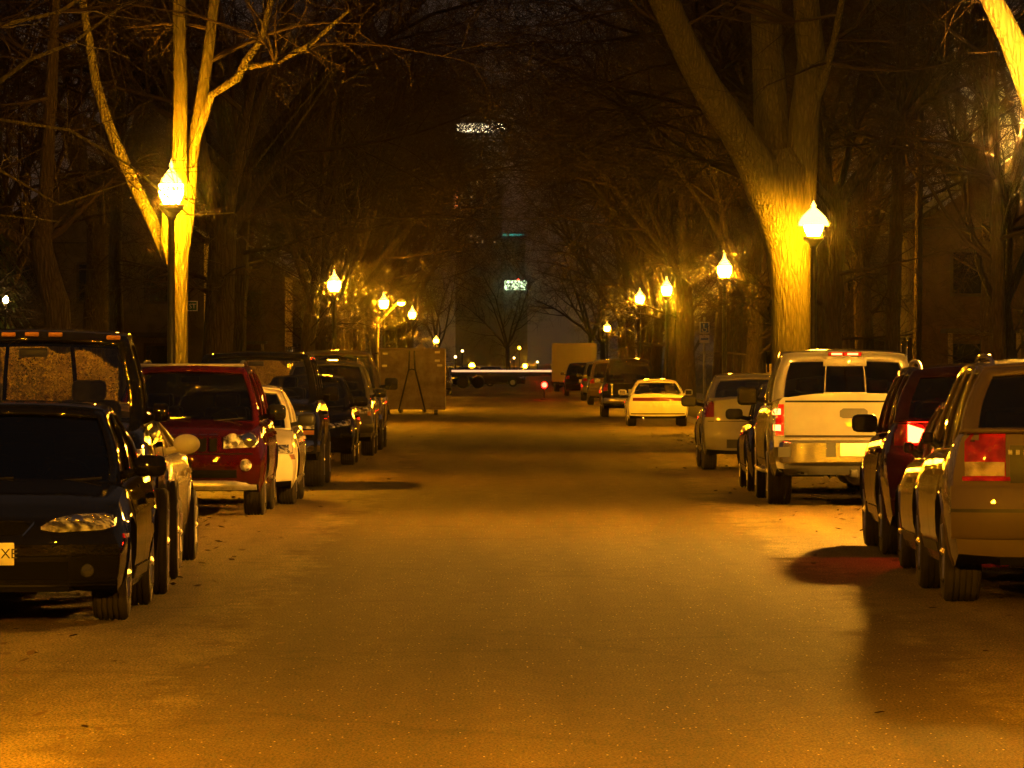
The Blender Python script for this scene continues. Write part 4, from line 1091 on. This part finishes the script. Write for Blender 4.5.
# right background trunks
for i, (px, w, D, lean, lb) in enumerate(((862, 9, 190, 2, 'thin trunk right of the big lamp glow, above the silver pickup'), (893, 15, 140, 8, 'straight trunk, widest of those behind the pickup roof'), (918, 9, 165, 3, 'thin straight trunk beside the widest background trunk'), (558+180, 8, 210, 12, 'slender curved trunk left of the huge trunk'), (1000, 14, 130, -6, 'trunk near the right picture edge behind the tan off-roader'))):
    path_tree('street_tree', lb, D, [[(px, HZ+CH*F/D, 0, w*1.3), (px, 340, 0, w), (px+lean*.4, 240, 0, w*.9), (px+lean, 120, .2, w*.8), (px+lean*1.5, 0, .4, w*.6), (px+lean*2, -160, .6, w*.3)]],
              [(0, 22, .3)], 40+i, bark='bark_dark', base=(P(px, 0, D).x, 0), nch=(5, 5, 4), twigL=(2, 5.), group='trunks in the dark behind the right kerb')
# clipped hedges lit by the left lamps
def hedge(x0, x1, y, h, lab_, seed, mat='dry_leaf'):
    r = tag(empty('hedge', ((x0+x1)/2, y, 0)), lab_, 'hedge'); rng = random.Random(seed); mb = MB(); w = x1-x0
    for k in range(int(w*15000)):
        u = rng.uniform(-w/2, w/2); hh = h*(1+.10*math.sin(u*2.3+seed)+.06*math.sin(u*6.1)); z = rng.uniform(.1, 1)**.8*hh
        p_ = Vector((u, rng.uniform(-.45, .45)*(1.1-.4*z/hh), z)); a_ = vj(rng, 1).normalized()*.018; b_ = vj(rng, 1).normalized()*.011
        v = [mb.vert(p_-a_), mb.vert(p_+b_), mb.vert(p_+a_), mb.vert(p_-b_)]; mb.face(v)
    mb.build('foliage', mat, r, smooth=None, recalc=False)
    tb = MB()
    for k in range(int(w*3)):
        u = rng.uniform(-w/2, w/2); tb.tube([(u, 0, 0), (u+rng.uniform(-.1, .1), 0, h*.8)], [.02, .008], 5)
    tb.build('stem', 'bark_dark', r)
M['dry_leaf'] = principled('dry_leaf', (.24, .19, .08), .8, noise=2., ncol=(.13, .10, .04), spec=.1)
hedge(-9.6, -6.1, 97.5, 1.95, 'clipped hedge lit yellow, seen through the cab glass of the black pickup', 1)
hedge(-8.6, -5.9, 184, 1.75, 'added hedge standing in for a lit wall, seen through the boxy black off-roader', 2)  # backdrop added so yellow light shows through the cabin
# branches reaching in at upper left from a tree outside the frame, by the lamp at 54 m
D = 57
path_tree('overhanging_tree', 'tree outside the left edge whose long orange-lit twigs reach into the upper left corner', D,
    [[(-180, 560, 0, 60), (-170, 380, 0, 48), (-175, 250, 0, 46), (-190, 60, 0, 40), (-230, -200, 0, 24)],
     [(-172, 260, 0, 20), (-110, 180, .3, 11), (-40, 110, .5, 6), (30, 60, .8, 4), (75, 42, 1, 3), (120, 8, 1.2, 2)],
     [(-172, 200, 0, 18), (-100, 120, -.2, 9), (-20, 30, -.3, 5), (60, 12, -.5, 4), (110, -20, -.6, 3)],
     [(-172, 240, 0, 18), (-90, 170, 0, 7), (-10, 118, 0, 3.6), (70, 130, .2, 3), (130, 165, .4, 2.4), (190, 215, .6, 1.6), (235, 213, .8, 1.1)],
     [(-172, 290, 0, 12), (-80, 200, 0, 6), (0, 170, .2, 3), (60, 205, .4, 2), (150, 175, .8, 1.2)],
     [(-172, 330, 0, 12), (-60, 260, .2, 5), (0, 215, .3, 2.2), (60, 222, .5, 1.4)]],
    [(1, 14, .2), (2, 14, .1), (3, 12, .0), (4, 10, .1), (5, 7, .0)], 31, base=(P(-180, 0, D).x, 0), nch=(4, 3), twigL=(.6, 1.8))

protos = [gen_tree('street_tree', 101, 15, .30, 4.6), gen_tree('street_tree', 202, 17, .36, 5.4, limbs=6, spread=.7),
          gen_tree('street_tree', 303, 13, .24, 3.6, limbs=5, spread=.5), gen_tree('street_tree', 404, 16, .3, 5, limbs=6, spread=.8, nch=(9, 7, 6, 5))]
spots = []
rng = random.Random(77)
for D in (132, 146, 204, 212, 219, 233, 254, 276, 298, 322, 348, 376, 404): spots.append((-6.4+rng.uniform(-.5, .4), D+rng.uniform(-3, 3), 'left'))
for D in (137, 156, 175, 197, 218, 242, 262, 287, 311, 336, 362, 392, 410): spots.append((7.0+rng.uniform(-.4, .6), D+rng.uniform(-3, 3), 'right'))
for D in (150, 176, 205, 240, 280, 330, 385): spots.append((-13.5+rng.uniform(-2, 2), D, 'left yard'))
for D in (158, 190, 225, 262, 300, 345, 390): spots.append((14.5+rng.uniform(-2, 2), D, 'right yard'))
for k in range(16): spots.append((rng.uniform(-34, 36) if k > 5 else (-9+3.6*k+rng.uniform(-1, 1)) + (6 if k > 2 else -7), 505+rng.uniform(0, 70), 'park'))
used = [False]*4
lab = {'left': 'bare street tree on the left kerb, about %d metres along', 'right': 'bare street tree on the right kerb, about %d metres along',
       'left yard': 'bare yard tree well behind the left kerb, about %d metres along', 'right yard': 'bare yard tree well behind the right kerb, about %d metres along', 'park': 'bare tree across the far crossing, about %d metres off'}
ordw = ['first', 'second', 'third', 'fourth', 'fifth', 'sixth', 'seventh', 'eighth', 'ninth', 'tenth', 'eleventh', 'twelfth', 'thirteenth', 'fourteenth', 'fifteenth', 'sixteenth']
cnt = {}
for i, (x, y, wh) in enumerate(spots):
    k = (i*7+i//3) % 4
    o = protos[k] if not used[k] else copy_tree(protos[k]); used[k] = True
    cnt[wh] = cnt.get(wh, 0)+1; n = ordw[cnt[wh]-1]
    o.location = (x, y, 0); o.rotation_euler = (0, 0, rng.uniform(0, 6.28)); s_ = rng.uniform(.9, 1.25)*(.8 if wh == 'park' else 1); o.scale = (s_, s_, s_)
    tx = {'left': 'bare tree on the left kerb, %s one beyond the lamp with the forked tree', 'right': 'bare tree on the right kerb, %s one beyond the huge trunk',
          'left yard': 'bare yard tree set back behind the left kerb, %s from the camera', 'right yard': 'bare yard tree set back behind the right kerb, %s from the camera',
          'park': 'bare tree beyond the far crossing, %s of its dark wood'}[wh] % n
    tag(o, tx, 'tree', 'bare trees along the street' if wh != 'park' else 'bare trees beyond the crossing')

# evergreen shrub with porch lamp at left edge
p = P(2, 300, 150)
r = tag(empty('evergreen_tree', (p.x-.5, 151, 0)), 'drooping evergreen lit from within at the left picture edge', 'tree')
rng = random.Random(3); mb = MB(); tb = MB().tube([(0, 0, 0), (0, 0, 7)], [.16, .03], 8); tb.build('trunk', 'bark_dark', r)
for k in range(1500):
    z = rng.uniform(1.6, 7); R_ = (7.6-z)*.26+.15; a = rng.uniform(0, 2*PI); q = R_*math.sqrt(rng.random())
    c0 = Vector((q*math.cos(a), q*math.sin(a), z-q*.45)); d = Vector((math.cos(a), math.sin(a), -1.2)).normalized()*rng.uniform(.15, .4); sd = Vector((-math.sin(a), math.cos(a), 0))*.035
    v = [mb.vert(c0-sd), mb.vert(c0+sd), mb.vert(c0+d+sd*.5), mb.vert(c0+d-sd*.5)]; mb.face(v)
mb.build('crown', 'needles', r, smooth=None, recalc=False)
r = tag(empty('porch_lamp', (p.x+.15, 149.4, 0)), 'small glowing yard lamp among evergreen sprays at the left edge', 'lamp')
MB().tube([(0, 0, 0), (0, 0, p.z-.1)], .03, 8).build('post', 'iron', r); MB().ell((0, 0, p.z), (.07, .07, .09)).build('lamp_globe', emis('yard_glow', (1, .6, .15), 60), r)

# string of tiny lights in the right yard
for i, (px, py) in enumerate(((932, 289), (935, 296), (933, 305), (970, 308), (973, 313), (965, 322), (1003, 321), (1020, 333), (1021, 340), (969, 330))):
    p = P(px, py, 260)
    o = MB().ell((0, 0, 0), (.035, .035, .05), 6, 4).build('yard_light', 'warm_dot'); o.location = p
    tag(o, 'tiny warm bulb hanging in the dark yard above the right row of cars', 'light bulb', 'tiny bulbs in the right yard')

# ------------------------------------------------------------------ houses
def house(x, y, w, d, h, wall, lab_, lit=()):
    r = tag(empty('house', (x, y, 0)), lab_, 'house')
    MB().box((0, d/2, h/2), (w, d, h)).build('wall', wall, r)
    mb = MB(); a = [mb.vert(q) for q in ((-w/2-.4, -.4, h), (w/2+.4, -.4, h), (0, -.4, h+w*.38), (-w/2-.4, d+.4, h), (w/2+.4, d+.4, h), (0, d+.4, h+w*.38))]
    mb.face((a[0], a[2], a[5], a[3])); mb.face((a[1], a[4], a[5], a[2])); mb.face((a[0], a[3], a[4], a[1]))
    g = mb.build('roof', 'shingle', r, smooth=None)
    md = g.modifiers.new('t', 'SOLIDIFY'); md.thickness = .15
    mb = MB(); a = [mb.vert(q) for q in ((-w/2, 0, h), (w/2, 0, h), (0, 0, h+w*.36), (-w/2, .2, h), (w/2, .2, h), (0, .2, h+w*.36))]
    mb.face((a[0], a[1], a[2])); mb.face((a[3], a[5], a[4])); mb.build('gable', wall, r, smooth=None)
    sgn = -1 if x > 0 else 1; k = 0
    for fl in range(2):
        for i in range(3):
            xx = (i-1)*w*.3; z = 1.7+fl*2.9
            f = MB().box((xx, -.04, z), (1.1, .08, 1.5)).build('window', 'shingle', r)
            MB().box((xx, -.09, z), (.9, .04, 1.3)).build('pane', 'lit_pane' if k in lit else 'dark_pane', f); k += 1
    for i in range(int(d/3)):
        f = MB().box((sgn*(w/2+.04), 1.5+i*3, 1.8), (.08, 1.1, 1.5)).build('window', 'shingle', r)
        MB().box((sgn*(w/2+.09), 1.5+i*3, 1.8), (.04, .9, 1.3)).build('pane', 'dark_pane', f)
    MB().box((0, -1.2, 2.75), (w*.8, 2.2, .14)).build('porch_roof', 'shingle', r)
    for i in range(4): MB().box((-w*.38+i*w*.253, -2.1, 1.35), (.14, .14, 2.7)).build('porch_post', 'wood', r)
house(-15, 225, 8, 11, 6, 'stucco', 'pale stucco house set back behind the left row of cars')
house(-15.5, 312, 8.5, 11, 6, 'brickwall', 'brick house behind the left trees, farther than the stucco one')
house(-16, 365, 9, 10, 6, 'stucco', 'stucco house nearest the far crossing on the left')
house(17, 200, 8.5, 11, 6, 'brickwall', 'brick house in the dark right yard, nearest of the right houses')
house(17, 270, 8.5, 11, 6, 'stucco', 'stucco house in the dark right yard, beyond the brick one')
house(16, 335, 9, 11, 6, 'brickwall', 'brick house on the right nearest the far crossing')

# ------------------------------------------------------------------ towers
def tower(name, lab_, px0, px1, py_top, D, depth=30):
    a, b = P(px0, py_top, D), P(px1, py_top, D)
    r = tag(empty(name, ((a.x+b.x)/2, D, 0)), lab_, 'skyscraper')
    w = b.x-a.x; MB().box((0, depth/2, a.z/2), (w, depth, a.z)).build('tower_body', 'tower_wall', r)
    return r, w, a.z
M['tower_wall'] = principled('tower_wall', (.03, .024, .018), .7, noise=.08)
r, w, zt2 = tower('lit_tower', 'tall dark skyscraper with a glaring white lit crown far above the street end', 456, 503, 133, 4000)
M['crown_lit'] = None
def patchy_emis(name, col, s, scale, thr, coords=(1, 1, 1)):
    m, nt, out = newmat(name); tc = N(nt, 'ShaderNodeTexCoord'); mp = N(nt, 'ShaderNodeMapping'); mp.inputs['Scale'].default_value = coords
    nt.links.new(tc.outputs['Object'], mp.inputs[0])
    v = N(nt, 'ShaderNodeTexNoise', Scale=scale, Detail=2.); nt.links.new(mp.outputs[0], v.inputs['Vector'])
    rr = N(nt, 'ShaderNodeMapRange'); rr.inputs[1].default_value = thr; rr.inputs[2].default_value = thr+.12; rr.inputs[3].default_value = 0; rr.inputs[4].default_value = s
    nt.links.new(v.outputs[0], rr.inputs[0])
    e = N(nt, 'ShaderNodeEmission'); e.inputs[0].default_value = (*col, 1); nt.links.new(rr.outputs[0], e.inputs['Strength']); nt.links.new(e.outputs[0], out.inputs[0]); return m
M['crown_lit'] = patchy_emis('crown_lit', (1., .78, .42), 7., .12, .22)
M['crown_green'] = patchy_emis('crown_green', (.65, .9, .45), 3., .6, .44)
s4 = 4000/F
MB().box((-2, 0, zt2+3.2), (w*.78, 26, 4.6), 0, .6).build('lit_crown', 'crown_lit', r)
MB().box((w*.40, 0, zt2+4.2), (w*.32, 20, 2.6), 0, .4).build('lit_crown', 'crown_lit', r)
MB().box((-14.5, -1, zt2-45), (2.2, 1, 22)).build('red_light_column', patchy_emis('orange_col', (1, .25, .05), 2., .35, .45), r)
rng = random.Random(9)
for k in range(34):
    px = rng.choice((462, 472, 483, 483, 483, 489, 495, 478)); py = rng.choice((168, 176, 182, 195, 197, 203, 210, 218, 222, 236, 240, 242))
    q = P(px, py, 3995); MB().box((q.x-r.location.x, -3, q.z), (.9, .5, .9)).build('window_light', 'tower_dot', r) if 'tower_dot' in M else None
    if 'tower_dot' not in M:
        M['tower_dot'] = emis('tower_dot', (1, .6, .2), .6); MB().box((q.x-r.location.x, -3, q.z), (.9, .5, .9)).build('window_light', 'tower_dot', r)
r, w, zt2 = tower('green_tower', 'lower far skyscraper with a speckled green lit crown', 504, 528, 290, 3500)
MB().box((0, -2, zt2+2.6), (w*.9, 22, 5), 0, .6).build('lit_crown', 'crown_green', r)
MB().box((1.5, -3, zt2+5.6), (1., 1, .8)).build('red_light', 'red_signal', r)
r, w, zt2 = tower('dark_tower', 'dim skyscraper with a thin teal light line between the other two', 500, 526, 232, 4200)
MB().box((0, -3, zt2-1), (w*.9, 1, 1.2)).build('teal_line', 'teal', r) if 'teal' in M else MB().box((0, -3, zt2-2), (w*.9, 1, 1.3)).build('teal_line', patchy_emis('teal', (.1, .8, .6), .35, .4, .4), r)

# ------------------------------------------------------------------ power line
r = tag(empty('power_line', (0, 250, 0)), 'thin dark power line crossing high over the street between two poles', 'power line')
z = CH+(HZ-219)*250/F
pts = [(-14+28*i/16, 0, z+.25*((i-8)/8)**2) for i in range(17)]
MB().tube(pts, .022, 4).build('cable', 'cable', r)
for x in (-14, 14):
    MB().tube([(x, 0, 0), (x, 0, z+.8)], [.15, .11], 10).box((x, 0, z+.3), (1.6, .1, .1)).build('pole', 'wood', r)

# ------------------------------------------------------------------ ground
def sheet(name, x0, x1, y0, y1, z, mat, kind='structure'):
    mb = MB(); mb.face([mb.vert((x0, y0, z)), mb.vert((x1, y0, z)), mb.vert((x1, y1, z)), mb.vert((x0, y1, z))])
    return tag(mb.build(name, mat, smooth=None, recalc=False), kind=kind)
sheet('ground', -4000, 4000, -200, 7500, -.03, 'soil')
sheet('road', -4.6, 5.22, -30, 436, 0, 'asphalt')
rng = random.Random(15); mb = MB()
for k in range(5200):
    sd = rng.choice((-1, 1)); x = (-4.55+abs(rng.gauss(0, .9))) if sd < 0 else (5.15-abs(rng.gauss(0, .9))); y = 27+130*rng.random()**1.5
    a = rng.uniform(0, 6.28); l_ = rng.uniform(.02, .05); u = Vector((math.cos(a), math.sin(a), rng.uniform(-.1, .35)))*l_; v_ = Vector((-math.sin(a), math.cos(a), rng.uniform(0, .3)))*l_*.6; c0 = Vector((x, y, .012))
    q = [mb.vert(c0-u), mb.vert(c0+v_), mb.vert(c0+u), mb.vert(c0-v_)]; mb.face(q)
M['leaf'] = principled('leaf', (.16, .10, .045), .8, noise=3., ncol=(.05, .03, .015))
tag(mb.build('leaf_litter', 'leaf', smooth=None, recalc=False), kind='stuff')
sheet('crossing_road', -300, 300, 436, 447, 0.004, 'asphalt')
for nm, x0, x1, y1 in (('left', -4.78, -4.6, 432), ('right', 5.22, 5.40, 432)):
    o = MB().box(((x0+x1)/2, (y1-30)/2, .03), (x1-x0, y1+30, .2), 0, .02).build('kerb', 'concrete'); tag(o, kind='structure')
for nm, x0, x1 in (('l', -7.6, -4.78), ('r', 5.40, 8.4)):
    o = MB().box(((x0+x1)/2, 201, .02), (x1-x0, 462, .18)).build('verge', 'soil'); tag(o, kind='structure')
for nm, x0, x1 in (('l', -9.3, -7.6), ('r', 8.4, 10.1)):
    o = MB().box(((x0+x1)/2, 201, .03), (x1-x0, 462, .18)).build('pavement', 'concrete'); tag(o, kind='structure')

# ------------------------------------------------------------------ haze
HAZE = 0.00007  # thin volume added to give the lamps their soft halos
if HAZE:
    m, nt, out = newmat('halo_air'); v = N(nt, 'ShaderNodeVolumePrincipled'); v.inputs['Density'].default_value = HAZE
    v.inputs['Color'].default_value = (.9, .88, .85, 1); v.inputs['Anisotropy'].default_value = .996
    nt.links.new(v.outputs[0], out.inputs['Volume'])
    o = MB().box((0, 2250, 90), (5000, 4900, 190)).build('halo_haze', m, smooth=None); tag(o, kind='stuff')
# ------------------------------------------------------------------ world, camera, render
w = bpy.data.worlds.new('World'); sc.world = w; w.use_nodes = True
nt = w.node_tree; bg = nt.nodes['Background']
tc = N(nt, 'ShaderNodeTexCoord'); sx = N(nt, 'ShaderNodeSeparateXYZ'); nt.links.new(tc.outputs['Generated'], sx.inputs[0])
cr = N(nt, 'ShaderNodeValToRGB'); nt.links.new(sx.outputs[2], cr.inputs[0])
cr.color_ramp.elements[0].position = 0; cr.color_ramp.elements[0].color = (.012, .007, .0035, 1)
cr.color_ramp.elements[1].position = .6; cr.color_ramp.elements[1].color = (.011, .0075, .0056, 1)
e = cr.color_ramp.elements.new(.06); e.color = (.0210, .0135, .0095, 1)
nt.links.new(cr.outputs[0], bg.inputs[0]); bg.inputs[1].default_value = 1.0
cam = bpy.data.cameras.new('Camera'); cam.lens = F*36/1024; cam.sensor_width = 36; cam.clip_start = 1; cam.clip_end = 9000
co = bpy.data.objects.new('Camera', cam); COL.objects.link(co); co.location = (0, 0, CH); co.rotation_euler = (PI/2-math.atan(21/F), 0, 0)
sc.camera = co
vs = sc.view_settings
sc.display_settings.display_device = 'sRGB'; vs.view_transform = 'Standard'; vs.look = 'None'; vs.gamma = 1; vs.use_curve_mapping = False
vs.exposure = 1.3
cy = sc.cycles
cy.use_denoising = True; cy.max_bounces = 5; cy.diffuse_bounces = 2; cy.glossy_bounces = 3; cy.transparent_max_bounces = 12; cy.volume_bounces = 0
cy.sample_clamp_indirect = 3; cy.sample_clamp_direct = 0; cy.caustics_reflective = False; cy.caustics_refractive = False; cy.use_light_tree = True
